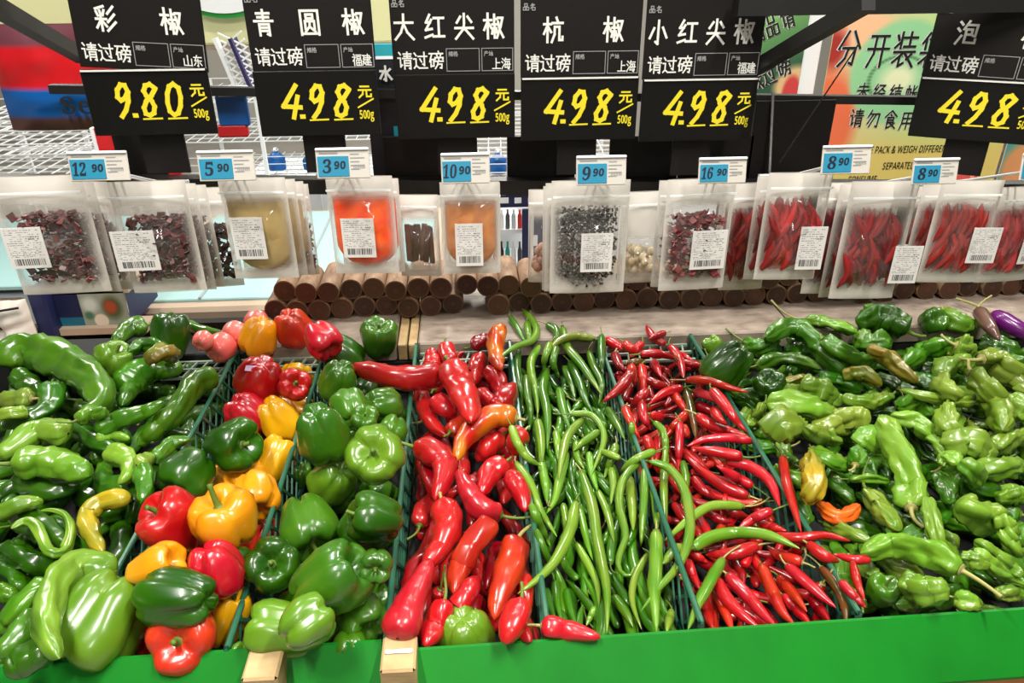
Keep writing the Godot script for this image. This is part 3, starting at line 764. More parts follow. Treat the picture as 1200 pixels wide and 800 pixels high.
# label, x, y, width, height over width, stem as seen (across, up, towards), colour, stem length
const BELL_SPOTS := [
	["dark green bell pepper in the deep gap below the pale boxy bell", 425, 625, 60, 1.0, 0.3, 0.5, 0.6, "d", G3, 0.5],
	["dark green bell pepper wedged under the largest green bell pepper", 424, 722, 62, 1.05, 0.4, -0.3, 0.6, "g", G3, 0.0],
	["small dark green bell pepper half hidden beside the lattice divider", 352, 556, 30, 1.1, 0.2, 0.8, 0.4, "g", G3, 0.4],
	["dark striped green bell pepper behind the divider end", 402, 416, 44, 1.15, 0.6, -0.6, -0.3, "d", G3, 0.0],
	["light green pointed bell pepper under the large crosswise red pepper", 457, 417, 34, 1.5, -0.9, -0.3, 0.1, "l", G3, 0.0],
	["hollow-topped green bell pepper standing upright at the grey ledge", 444, 396, 46, 1.05, 0.12, 0.85, 0.6, "g", G3, 0.25],
	["ribbed green bell pepper behind the big smooth one", 396, 446, 44, 1.05, -0.3, -0.7, -0.5, "g", G3, 0.0],
	["small green bell pepper just under the tip of the crosswise red pepper", 428, 458, 32, 1.0, 0.2, 0.4, -0.8, "d", G3, 0.0],
	["green bell pepper half under the crosswise red pepper", 448, 474, 44, 1.0, 0.6, -0.2, -0.7, "g", G3, 0.0],
	["green bell pepper squeezed behind the big smooth one", 410, 478, 42, 1.0, -0.4, 0.5, -0.7, "g", G3, 0.0],
	["small round green bell pepper with its navel showing", 427, 491, 34, 0.95, 0.2, 0.5, 0.8, "g", G3, 0.3],
	["small green bell pepper with its cap down by the divider hooks", 460, 504, 36, 1.0, -0.1, -0.6, 0.7, "g", G3, 0.35],
	["four-lobed green bell pepper showing its curly stem beside the divider", 441, 534, 66, 0.9, 0.0, 0.35, 0.95, "l", G3, 0.35],
	["pale green bell pepper with boxy lobes", 391, 562, 58, 0.95, -0.5, -0.5, -0.6, "l", G3, 0.0],
	["dark green bell pepper lying with its stem pointing at the pale boxy one", 438, 606, 62, 1.05, -0.9, 0.25, 0.35, "d", G3, 0.45],
	["small green bell pepper with a deep stem hollow next to the largest one", 441, 662, 40, 0.95, 0.1, -0.1, 0.95, "g", G3, 0.3],
	["tall smooth green bell pepper leaning on the lattice divider", 378, 508, 63, 1.2, 0.1, -0.8, -0.6, "g", G3, 0.0],
	["green bell pepper with two shiny lobes and its stem turned down", 361, 618, 72, 1.05, 0.35, -0.55, 0.55, "g", G3, 0.35],
	["green bell pepper with its stem hollow facing outward beside the lattice divider", 321, 662, 64, 1.0, 0.15, 0.35, 0.9, "d", G3, 0.35],
	["largest dark green bell pepper lying diagonally on top", 389, 680, 84, 1.2, 0.75, 0.55, 0.15, "g", G3, 0.0],
	["small light green bell pepper tucked in the corner by the wooden block", 284, 768, 32, 1.1, 0.3, 0.6, 0.6, "l", G3, 0.3, 0.775],
	["small green bell pepper with its curled stem above the front board", 410, 760, 46, 0.9, 0.2, -0.3, 0.9, "g", G3, 0.4, 0.775],
	["green bell pepper peeping over the light green one at the front", 360, 728, 60, 1.0, 0.7, 0.4, -0.5, "l", G3, 0.0],
	["light green long-lobed bell pepper above the wooden block", 332, 738, 68, 1.4, -0.95, 0.15, 0.15, "l", G3, 0.35, 0.81],
	["half-hidden green bell pepper among the red horn peppers at the front board", 545, 744, 72, 0.95, 0.1, -0.85, -0.5, "l", "", 0.0, 0.765],
	["golden yellow bell pepper at the back beside the divider end", 303, 395, 44, 1.1, -0.3, -0.8, -0.3, "a", MIX, 0.0],
	["red and orange blushed bell pepper at the back under the logs", 344, 385, 46, 1.0, 0.2, -0.7, -0.6, "o", MIX, 0.0],
	["crimson bell pepper at the back behind the divider end", 378, 398, 44, 1.05, 0.5, -0.5, 0.3, "c", MIX, 0.0],
	["yellow bell pepper deep under the golden one with the tall stem", 300, 580, 56, 1.0, 0.2, -0.5, 0.5, "a", MIX, 0.0],
	["dark red bell pepper half hidden behind the bent pale green pepper", 164, 756, 60, 1.0, 0.3, 0.3, 0.5, "r", MIX, 0.0, 0.735],
	["small piece of yellow bell pepper showing under the dark green one", 163, 700, 40, 1.0, 0.3, 0.6, 0.3, "a", MIX, 0.0],
	["yellow bell pepper leaning on the lattice divider in the front corner", 268, 722, 46, 1.7, 0.3, 0.8, 0.2, "y", MIX, 0.3, 0.765],
	["round red bell pepper with a small paper sticker", 304, 445, 58, 0.95, -0.3, -0.7, -0.4, "r", MIX, 0.0],
	["red bell pepper with its green stem turned towards the lattice divider", 344, 451, 42, 1.0, 0.5, 0.15, 0.85, "r", MIX, 0.5],
	["pinkish red bell pepper with a deep crease", 289, 484, 54, 0.95, 0.4, -0.6, -0.4, "c", MIX, 0.0],
	["tall yellow bell pepper against the lattice divider", 328, 492, 46, 1.25, 0.4, -0.8, -0.4, "y", MIX, 0.0, 0.785],
	["long yellow bell pepper hugging the lattice divider below another", 320, 541, 44, 1.6, 0.35, 0.85, -0.2, "y", MIX, 0.0, 0.77],
	["orange-yellow bell pepper behind the one with the tall stem", 282, 566, 62, 0.95, -0.3, 0.3, -0.8, "a", MIX, 0.0, 0.765],
	["dark green bell pepper with its hollow stem end turned sideways", 274, 521, 66, 0.9, 0.85, 0.1, 0.5, "d", MIX, 0.2],
	["round dark green bell pepper at the edge of the mixed bin", 219, 557, 64, 0.9, -0.3, -0.6, 0.65, "d", MIX, 0.0],
	["red bell pepper with a pale broken stem cap", 203, 610, 66, 1.05, -0.55, 0.55, 0.5, "r", MIX, 0.4],
	["golden bell pepper with a tall thick stem standing up", 263, 608, 78, 0.92, -0.2, 0.85, 0.45, "a", MIX, 0.7],
	["yellow curved bell pepper between the two red ones", 184, 664, 50, 1.3, 0.85, 0.4, 0.2, "a", MIX, 0.0],
	["smooth crimson bell pepper below the golden one", 254, 667, 68, 1.05, 0.2, -0.8, -0.3, "c", MIX, 0.0],
	["dark green ridged bell pepper lying on its side above the orange-red one", 206, 700, 64, 1.25, -0.95, 0.0, -0.2, "d", MIX, 0.0],
	["orange-red bell pepper with its green stem facing outward at the front board", 215, 748, 80, 0.9, 0.05, 0.2, 1.0, "o", MIX, 0.3, 0.80],
	["large dark green bull-nosed pepper standing with its stem up at the back", 199, 392, 46, 1.25, 0.05, 0.95, 0.1, "d", "", 0.45],
	["pale green blunt pepper with a short hooked stem beside the huge curved one", 131, 423, 42, 1.1, 0.5, 0.7, 0.3, "l", "", 0.5],
	["large pale green pepper with its stem down at the front corner", 117, 730, 104, 1.10, -0.25, -0.75, 0.45, "l", "", 0.35, 0.81],
	["dark green bell pepper lying outside the back divider of the red chilies", 851, 429, 50, 1.25, -0.5, -0.6, -0.3, "d", "", 0.0],
	["bright green pepper end peeping over the dark green bell at the ledge", 836, 407, 24, 1.2, -0.3, 0.6, 0.2, "l", "", 0.0],
	["small dark green bell pepper below the bowed peppers by the grey ledge", 902, 452, 38, 1.0, -0.2, 0.5, 0.6, "d", "", 0.0],
	["round bright green pepper showing its navel at the back of the wrinkled heap", 1093, 376, 32, 0.95, 0.1, 0.3, 0.95, "g", "", 0.0],
	["small bright round pepper with an upright stem by the front board", 1034, 692, 38, 1.1, 0.0, 0.75, 0.65, "g", "", 0.7]]

func fill_bins() -> void:                                            # the layer below, seen through the gaps
	for k in 16:
		var col := 1 + k / 8
		var q := k % 8
		var lo: float = LINES[col - 1]
		var x := lo + 0.055 + 0.095 * (q % 2) + rng.randf_range(-0.008, 0.008)
		var d := 0.80 + 0.185 * (q / 2) + rng.randf_range(-0.02, 0.02) + 0.03 * (q % 2)
		var r := rng.randf_range(0.036, 0.042)
		var ax := Vector3(rng.randf_range(-1, 1), rng.randf_range(-0.8, 0.8), rng.randf_range(-1, 1)).normalized()
		var c: String = "g" if col == 2 else ["r", "y", "d", "o", "a", "c", "r", "y"][q]
		var g := Vector3(x, rest(x, -d, r, 0.95), -d)
		set_bell("green bell pepper in the lower layer of the green bell bin" if col == 2 else "%s bell pepper in the lower layer of the mixed bin" % {"r": "red", "y": "yellow", "d": "dark green", "o": "orange-red", "a": "golden", "c": "crimson"}[c], g, r, 1.0, ax, c, "bell peppers of the lower layer", 0.0, 0.12)
	for k in 18:
		var col := 1 + k % 2
		var bx := 0.0
		var bd := 0.0
		var low := 9.0
		for tries in 14:
			var xx := rng.randf_range(LINES[col - 1] + 0.045, LINES[col] - 0.045)
			var dd := rng.randf_range(0.76, 1.49)
			var at := rest(xx, -dd, 0.037, 0.95)
			if at < low:
				low = at; bx = xx; bd = dd
		var c: String = "g" if col == 2 else ["y", "r", "a", "d", "c"][k % 5]
		var ax := Vector3(rng.randf_range(-1, 1), rng.randf_range(-0.8, 0.8), rng.randf_range(-1, 1)).normalized()
		set_bell("green bell pepper in the middle layer of the green bell bin" if col == 2 else "%s bell pepper in the middle layer of the mixed bin" % {"r": "red", "y": "yellow", "d": "dark green", "a": "golden", "c": "crimson"}[c], Vector3(bx, minf(low, 0.755), -bd), 0.037, 1.0, ax, c, "bell peppers of the middle layer", 0.0, 0.12)
	for q in [[105, "green_chili", "chili", "g", 4, 0.007, 0.0095, 0.10, 0.17, 0.4, 2, "thin chili in the lower layer of the green chili bin", "chili pepper", "thin green chilies"],
			[100, "red_chili", "chili", "r", 5, 0.007, 0.0095, 0.08, 0.12, 1.2, 3, "small chili in the lower layer of the red chili bin", "chili pepper", "small red chilies"],
			[30, "red_horn_pepper", "horn", "r", 3, 0.014, 0.019, 0.11, 0.15, 0.6, 2, "horn pepper in the lower layer of its bin", "red pepper", "red horn peppers"],
			[44, "long_green_pepper", "long", "g", 0, 0.016, 0.022, 0.12, 0.18, 1.5, 2, "long pepper in the lower layer of the big green peppers", "green pepper", "long green peppers"],
			[118, "wrinkled_green_pepper", "wrinkled", "g", 6, 0.013, 0.018, 0.09, 0.13, 1.5, 3, "wrinkled pepper in the lower layer of its heap", "green pepper", "wrinkled green peppers"]]:
		for k in q[0]:
			scatter(q[1], q[2], q[3], q[4], rng.randf_range(q[5], q[6]), rng.randf_range(q[7], q[8]), q[9], q[10], q[11], q[12], q[13])

func scatter(called: String, kind: String, family: String, col: int, r: float, l: float, spread: float, tones: int, label: String, category: String, group: String) -> void:
	var d := 1.0
	var x := 0.0
	var lo := 0.0
	var hi := 0.0
	var low := 9.0
	for tries in 8:                                       # it goes where the heap is lowest
		var dd := rng.randf_range(0.73, 1.51)
		var l0: float = -1.30 if col < 0 else -0.66 - (dd - 0.7) * 0.62 if col == 0 else 0.80 + (dd - 0.7) * 0.70 if col == 7 else LINES[col - 1]
		var h0: float = -0.66 - (dd - 0.7) * 0.62 if col < 0 else 1.42 if col == 7 else LINES[col] if col < 6 else 0.80 + (dd - 0.7) * 0.70
		var xx := rng.randf_range(l0 + 0.02, h0 - 0.02)
		var at := rest(xx, -dd, 0.02, 0.7)
		if at < low:
			low = at; d = dd; x = xx; lo = l0; hi = h0
	var a := rng.randf_range(-spread, spread)
	var dir := Vector3(sin(a), 0, -cos(a))
	var bow := dir.cross(Vector3.UP) * rng.randf_range(-0.18, 0.18) * l
	var sp := []
	for k in 7:
		var t := k / 6.0 - 0.5
		var p := Vector3(x, 0, -d) + dir * l * t + bow * (0.25 - t * t) * 4.0
		p.x = clampf(p.x, lo + r + 0.004, hi - r - 0.004)
		p.z = clampf(p.z, -1.53, -FRONT - r - 0.004)
		sp.append(p)
	var y := []
	for p in sp: y.append(rest(p.x, p.z, r, 0.7))
	for k in 7:
		var s := 0.0
		var c := 0
		for e in range(maxi(k - 2, 0), mini(k + 2, 6) + 1):
			s += y[e]; c += 1
		sp[k].y = minf(lerpf(s / c, y[k], 0.4), 0.78)
	var tn := rng.randi() % tones
	var hue: String = {"g": ["dark", "deep green", "fresh green"], "r": ["dark crimson", "bright red", "orange-red"]}[family][tn]
	set_pod(called, kind, family, sp, r, tn, 0.0 if rng.randf() < 0.5 else l * 0.2, hue + " " + label, category, group)

func looks(i: Array, kind: String, family: String) -> String:     # how one pepper of a heap differs from the others
	if i[0]: return i[0]
	var hue: String = {"g": ["dark green", "deep green", "fresh green", "pale yellow-green", "olive-brown", "yellow-green"], "r": ["dark crimson", "red", "orange-red", "brownish", "red and yellow", "glossy crimson"]}[family][i[2]]
	var bounds: Array = {"chili": [11, 14], "horn": [23, 29], "long": [22, 31], "wrinkled": [20, 28]}[kind]
	var size: String = "slim " if i[1] < bounds[0] else "thick " if i[1] > bounds[1] else ""
	var what: String = {"chili": "chili", "horn": "horn pepper", "long": "long pepper", "wrinkled": "wrinkled pepper"}[kind]
	var n := (i.size() - 4) / 2
	return "%s%s %s, %s, %s, in the top layer" % [size, hue, what, "short" if n < 3 else "bent" if n > 3 else "slightly bowed", "its stem showing" if i[3] > 0 else "its stem hidden"]

func fill_peppers() -> void:
	heap_start()
	fill_bins()
	for q in [[7, 55, "wrinkled_green_pepper", "wrinkled", 0.013, 0.018, 0.09, 0.13, "wrinkled pepper in the outer part of its heap", "wrinkled green peppers"], [-1, 22, "long_green_pepper", "long", 0.016, 0.022, 0.12, 0.18, "long pepper in the outer part of the big green peppers", "long green peppers"]]:
		for k in q[1]: scatter(q[2], q[3], "g", q[0], rng.randf_range(q[4], q[5]), rng.randf_range(q[6], q[7]), 1.5, 2, q[8], "green pepper", q[9])
	for b in BELL_SPOTS:
		if b[9] != "" or b[1] < 300 or b[1] > 800: 
			var o := bell(b[0], b[1], b[2], b[3], b[4], b[5], b[6], b[7], b[8], b[9], b[10], b[11] if b.size() > 11 else 0.88)
			if b[0].ends_with("paper sticker"):
				var n := lensdir(-0.05, 0.5, 0.86)
				var st := MB.new()
				var e := n.cross(Vector3.UP).normalized()
				st.box(Transform3D(Basis(-e, n.cross(-e), n), Vector3.ZERO), Vector3(0.022, 0.012, 0.0006))
				var body: MeshInstance3D = o.get_node("body")
				var s := part(body, "sticker", st, M.lilac, Transform3D(Basis(), n * b[3] * 0.5 * mpp(o.position) * 0.985))
				s.set_meta("label", "small lilac paper sticker")
	for i in LONG_GREENS: lay_pod("long_green_pepper", "long", "g", i, looks(i, "long", "g"), "green pepper", "long green peppers")
	for i in WRINKLED: lay_pod("wrinkled_green_pepper", "wrinkled", "g", i, looks(i, "wrinkled", "g"), "green pepper", "wrinkled green peppers")
	for i in RED_HORNS: lay_pod("red_horn_pepper", "horn", "r", i, looks(i, "horn", "r"), "red pepper", "red horn peppers")
	for b in BELL_SPOTS:
		if b[9] == "" and b[1] > 300 and b[1] < 800: bell(b[0], b[1], b[2], b[3], b[4], b[5], b[6], b[7], b[8], b[9], b[10], b[11] if b.size() > 11 else 0.88)
	for i in RED_CHILIES: lay_pod("red_chili", "chili", "r", i, looks(i, "chili", "r"), "chili pepper", "small red chilies")
	for i in GREEN_CHILIES: lay_pod("green_chili", "chili", "g", i, looks(i, "chili", "g"), "chili pepper", "thin green chilies")
	# pink tomatoes at the back and the aubergines lying on the ledge
	for q in [[259, 407, 35, "round pink tomato in front of the others at the back divider"], [275, 391, 30, "pink tomato beside the golden bell pepper"], [238, 399, 24, "small pink tomato half behind the slim dark green pepper"], [300, 377, 28, "pale pink tomato behind the golden bell pepper"]]:
		bell(q[3], q[0], q[1], q[2], 0.85, 0.2, 0.5, -0.6, "p", "pink tomatoes at the back", 0.0, 0.88, 0.02, "tomato", "tomato")
	lay_pod("aubergine", "chili", "p", ["", 22, 0, 34, 1164, 368, 1190, 384, 1230, 404], "slender purple aubergine with a pale stem on the ledge", "aubergine", "")
	lay_pod("aubergine", "chili", "p", ["", 18, 1, 26, 1147, 364, 1158, 380, 1172, 400], "dull brownish aubergine with a dry pale stem on the ledge", "aubergine", "")


# ---------------------------------------------------------------- lettering: strokes on a square of 100 by 100

const WOOD_LEFT := [[4, 28, 40, 28], [22, 4, 22, 96], [22, 32, 4, 64], [22, 34, 40, 58]]
const SILK_LEFT := [[28, 6, 10, 34, 30, 34], [36, 24, 8, 62, 38, 58], [4, 90, 40, 80]]
const WATER_LEFT := [[10, 8, 22, 18], [4, 34, 16, 44], [6, 94, 26, 62]]
const CLOTHES := [[4, 56, 96, 56], [46, 58, 4, 84], [32, 70, 32, 94, 52, 86], [50, 58, 96, 96], [82, 62, 64, 76]]
var GLYPH := {
	"椒": WOOD_LEFT + [[54, 8, 54, 44], [54, 24, 68, 24], [44, 44, 68, 44], [56, 44, 56, 94], [48, 58, 43, 78], [64, 58, 68, 74], [72, 20, 95, 20, 86, 52, 67, 94], [73, 34, 82, 66, 99, 92]],
	"彩": [[46, 8, 8, 18], [10, 28, 16, 42], [26, 24, 30, 38], [46, 22, 38, 40], [4, 54, 52, 54], [28, 42, 28, 96], [28, 56, 4, 86], [28, 56, 50, 80], [90, 8, 60, 34], [92, 36, 58, 64], [94, 64, 52, 96]],
	"青": [[20, 16, 80, 16], [24, 30, 76, 30], [50, 4, 50, 44], [6, 44, 94, 44], [28, 56, 28, 96], [28, 56, 74, 56, 74, 96, 64, 92], [28, 68, 74, 68], [28, 80, 74, 80]],
	"圆": [[8, 96, 8, 8, 92, 8, 92, 96], [8, 92, 92, 92], [34, 22, 66, 22, 66, 36, 34, 36, 34, 22], [28, 74, 28, 46, 72, 46, 72, 74], [50, 54, 48, 66, 28, 84], [54, 70, 74, 84]],
	"大": [[6, 34, 94, 34], [50, 4, 48, 40, 34, 70, 6, 96], [50, 40, 66, 70, 96, 96]],
	"红": SILK_LEFT + [[48, 18, 96, 18], [72, 18, 72, 86], [44, 86, 98, 86]],
	"尖": [[50, 4, 50, 36], [32, 14, 14, 36], [68, 14, 86, 34], [6, 56, 94, 56], [50, 40, 46, 60, 8, 96], [52, 58, 94, 96]],
	"杭": WOOD_LEFT + [[66, 4, 72, 16], [46, 24, 98, 24], [58, 38, 58, 66, 44, 96], [58, 38, 82, 38, 82, 88, 98, 88, 98, 76]],
	"小": [[50, 6, 50, 94, 38, 86], [28, 34, 8, 72], [72, 32, 94, 70]],
	"泡": WATER_LEFT + [[50, 4, 32, 36], [46, 18, 92, 18, 90, 62, 80, 60], [44, 36, 72, 36, 72, 56, 44, 56], [44, 36, 44, 88, 94, 88, 94, 74]],
	"请": [[12, 6, 22, 18], [4, 36, 20, 36, 20, 84, 32, 74], [42, 14, 96, 14], [46, 26, 92, 26], [68, 4, 68, 38], [36, 38, 100, 38], [48, 96, 48, 50, 90, 50, 90, 96, 80, 92], [48, 64, 90, 64], [48, 78, 90, 78]],
	"过": [[10, 10, 22, 24], [4, 42, 20, 42, 20, 78, 6, 92], [20, 78, 40, 92, 98, 92], [36, 28, 96, 28], [78, 6, 78, 78, 66, 70], [48, 42, 58, 58]],
	"磅": [[2, 14, 36, 14], [20, 14, 4, 58], [12, 86, 12, 46, 32, 46, 32, 82], [12, 82, 32, 82], [66, 2, 68, 10], [42, 14, 96, 14], [54, 20, 58, 30], [82, 20, 78, 30], [42, 46, 42, 36, 98, 36, 96, 46], [68, 42, 68, 54], [40, 56, 98, 56], [62, 58, 58, 76, 42, 96], [60, 72, 88, 72, 86, 94, 76, 92]],
	"元": [[20, 14, 80, 14], [6, 40, 94, 40], [38, 40, 34, 70, 8, 94], [62, 40, 62, 88, 94, 88, 94, 72]],
	"上": [[46, 6, 46, 90], [46, 42, 84, 42], [6, 90, 94, 90]],
	"海": WATER_LEFT + [[48, 4, 34, 28], [42, 16, 96, 16], [46, 32, 40, 82, 92, 82], [46, 32, 90, 32, 84, 96, 74, 92], [32, 56, 100, 56], [64, 38, 68, 48], [62, 62, 66, 72]],
	"山": [[50, 8, 50, 86], [10, 36, 10, 88, 90, 88], [90, 36, 90, 92]],
	"东": [[10, 20, 90, 20], [44, 4, 20, 48, 88, 48], [52, 34, 52, 94, 42, 88], [30, 62, 10, 84], [70, 62, 90, 84]],
	"福": [[16, 4, 24, 14], [4, 26, 34, 26, 6, 60], [20, 46, 20, 96], [42, 10, 96, 10], [50, 22, 90, 22, 90, 38, 50, 38, 50, 22], [44, 50, 96, 50, 96, 94, 44, 94, 44, 50], [70, 50, 70, 94], [44, 72, 96, 72]],
	"建": [[40, 16, 84, 16, 84, 46, 40, 46], [34, 32, 98, 32], [40, 60, 90, 60], [34, 74, 98, 74], [62, 4, 62, 86], [6, 14, 28, 14, 14, 44, 28, 44, 6, 92], [8, 60, 40, 90, 98, 92]],
	"品": [[28, 6, 72, 6, 72, 40, 28, 40, 28, 6], [6, 54, 42, 54, 42, 94, 6, 94, 6, 54], [58, 54, 94, 54, 94, 94, 58, 94, 58, 54]],
	"名": [[40, 4, 14, 36], [34, 18, 74, 18, 12, 70], [38, 30, 48, 42], [38, 58, 84, 58, 84, 94, 38, 94, 38, 58]],
	"产": [[50, 2, 50, 14], [12, 18, 88, 18], [30, 24, 36, 38], [70, 24, 62, 40], [90, 44, 16, 44, 18, 70, 6, 96]],
	"地": [[4, 34, 38, 34], [20, 8, 20, 78], [4, 84, 40, 74], [52, 36, 52, 88, 96, 88, 96, 72], [42, 48, 92, 34, 90, 66, 80, 62], [70, 6, 70, 72]],
	"规": [[6, 26, 42, 26], [4, 48, 44, 48], [24, 6, 24, 50, 4, 94], [26, 54, 42, 76], [54, 62, 54, 10, 90, 10, 90, 62], [72, 22, 70, 60, 48, 96], [74, 62, 74, 90, 98, 90, 98, 76]],
	"格": WOOD_LEFT + [[62, 4, 44, 36], [58, 16, 88, 16, 42, 60], [58, 24, 98, 58], [54, 64, 90, 64, 90, 94, 54, 94, 54, 64]],
	"商": [[50, 2, 50, 12], [6, 16, 94, 16], [32, 20, 38, 30], [68, 20, 62, 30], [10, 96, 10, 36, 90, 36, 90, 94, 80, 92], [42, 42, 26, 58], [58, 42, 74, 56], [32, 62, 68, 62, 68, 84, 32, 84, 32, 62]],
	"我": [[44, 6, 10, 18], [4, 36, 96, 36], [28, 14, 28, 92, 16, 86], [6, 66, 46, 54], [62, 6, 66, 50, 94, 92, 96, 74], [88, 48, 56, 84], [76, 10, 88, 24]],
	"分": [[38, 4, 4, 50], [62, 4, 96, 48], [22, 48, 78, 48, 72, 92, 58, 88], [46, 50, 36, 76, 10, 96]],
	"开": [[12, 14, 88, 14], [4, 48, 96, 48], [34, 14, 32, 60, 10, 96], [68, 14, 68, 96]],
	"装": CLOTHES + [[8, 12, 16, 24], [4, 44, 22, 32], [28, 4, 28, 46], [36, 18, 96, 18], [66, 4, 66, 42], [42, 42, 92, 42]],
	"袋": CLOTHES + [[30, 4, 6, 30], [20, 18, 20, 46], [34, 20, 96, 14], [52, 4, 60, 30, 94, 44, 96, 32], [78, 4, 86, 10]],
	"未": [[16, 24, 84, 24], [4, 48, 96, 48], [50, 4, 50, 96], [48, 50, 6, 88], [52, 50, 94, 88]],
	"经": SILK_LEFT + [[46, 12, 90, 12, 44, 52], [66, 32, 96, 50], [48, 62, 94, 62], [70, 62, 70, 90], [42, 90, 98, 90]],
	"结": SILK_LEFT + [[44, 22, 98, 22], [70, 4, 70, 42], [48, 42, 92, 42], [52, 58, 90, 58, 90, 92, 52, 92, 52, 58]],
	"帐": [[6, 76, 6, 24, 36, 24, 36, 76, 28, 72], [20, 4, 20, 96], [82, 8, 62, 34], [44, 46, 98, 46], [58, 4, 58, 92, 74, 78], [66, 48, 96, 92]],
	"勿": [[30, 4, 8, 40], [24, 24, 90, 24, 84, 92, 70, 88], [44, 26, 10, 74], [66, 26, 24, 92]],
	"食": [[50, 2, 6, 36], [50, 2, 94, 34], [46, 22, 54, 30], [28, 94, 28, 38, 72, 38, 72, 64, 28, 64], [28, 51, 72, 51], [28, 94, 52, 84], [84, 68, 60, 80], [46, 66, 94, 96]],
	"用": [[86, 94, 86, 10, 18, 10, 16, 60, 6, 96], [18, 38, 86, 38], [16, 64, 86, 64], [52, 10, 52, 94]],
	"水": [[50, 4, 50, 94, 38, 86], [10, 34, 38, 34, 8, 80], [86, 22, 60, 42], [52, 38, 94, 86]],
	"。": [[20, 80, 34, 80, 34, 94, 20, 94, 20, 80]],
	"4": [[64, 0, 4, 64, 90, 68], [74, 34, 56, 100]],
	"9": [[74, 24, 62, 4, 42, 2, 24, 18, 22, 40, 36, 50, 56, 44, 74, 24, 72, 52, 56, 80, 34, 100]],
	"8": [[84, 14, 60, 2, 38, 6, 28, 22, 40, 38, 62, 52, 74, 70, 68, 90, 48, 98, 28, 92, 22, 74, 36, 54, 62, 38, 82, 18]],
	"0": [[50, 2, 30, 10, 18, 32, 16, 60, 24, 86, 44, 98, 64, 92, 78, 70, 82, 42, 74, 14, 50, 2]]}

func ribbon(mb: MB, a: Vector2, b: Vector2, w: float, z: float) -> void:   # each stroke lies a hair above the one before
	z += mb.v.size() * 0.000003
	var d := (b - a).normalized() * w * 0.45
	var s := Vector2(-d.y, d.x) / 0.45 * 0.5
	a -= d
	b += d
	mb.quad(Vector3(a.x - s.x, a.y - s.y, z), Vector3(b.x - s.x, b.y - s.y, z), Vector3(b.x + s.x, b.y + s.y, z), Vector3(a.x + s.x, a.y + s.y, z), Vector3.BACK)

func write_glyph(mb: MB, g: String, x: float, y: float, sx: float, sy: float, w: float, z: float, slant := 0.0) -> void:   # x, y: its middle
	for s in GLYPH[g]:
		for k in range(0, s.size() - 2, 2):
			var a := Vector2((s[k] / 100.0 - 0.5) * sx, (0.5 - s[k + 1] / 100.0) * sy)
			var b := Vector2((s[k + 2] / 100.0 - 0.5) * sx, (0.5 - s[k + 3] / 100.0) * sy)
			a.x += a.y * slant
			b.x += b.y * slant
			ribbon(mb, a + Vector2(x, y), b + Vector2(x, y), w, z)

func one_glyph(parent: Node, called: String, m: Material, g: String, x: float, y: float, sx: float, sy: float, w: float, z: float, slant := 0.0) -> void:
	var mb := MB.new()
	write_glyph(mb, g, 0, 0, sx, sy, w, 0, slant)
	part(parent, called, mb, m, Transform3D(Basis(), Vector3(x, y, z)))

func words(parent: Node, called: String, text: String, font: Font, height: float, at: Vector3, m: Material, squeeze := 1.0, slant := 0.0) -> void:   # printed words, centred at a point
	var t := TextMesh.new()
	t.text = text
	t.font = font
	t.font_size = 32
	t.pixel_size = height / 23.0
	t.depth = 0.0006
	t.curve_step = 1.0
	var b := Basis(Vector3(squeeze, 0, 0), Vector3(slant, 1, 0), Vector3(0, 0, 1))
	part(parent, called, t, m, Transform3D(b, at))

func slab(parent: Node, called: String, m: Material, at: Vector3, size: Vector3, ch := 0.0) -> MeshInstance3D:
	var mb := MB.new()
	mb.box(Transform3D(Basis(), at), size, ch)
	return part(parent, called, mb, m)

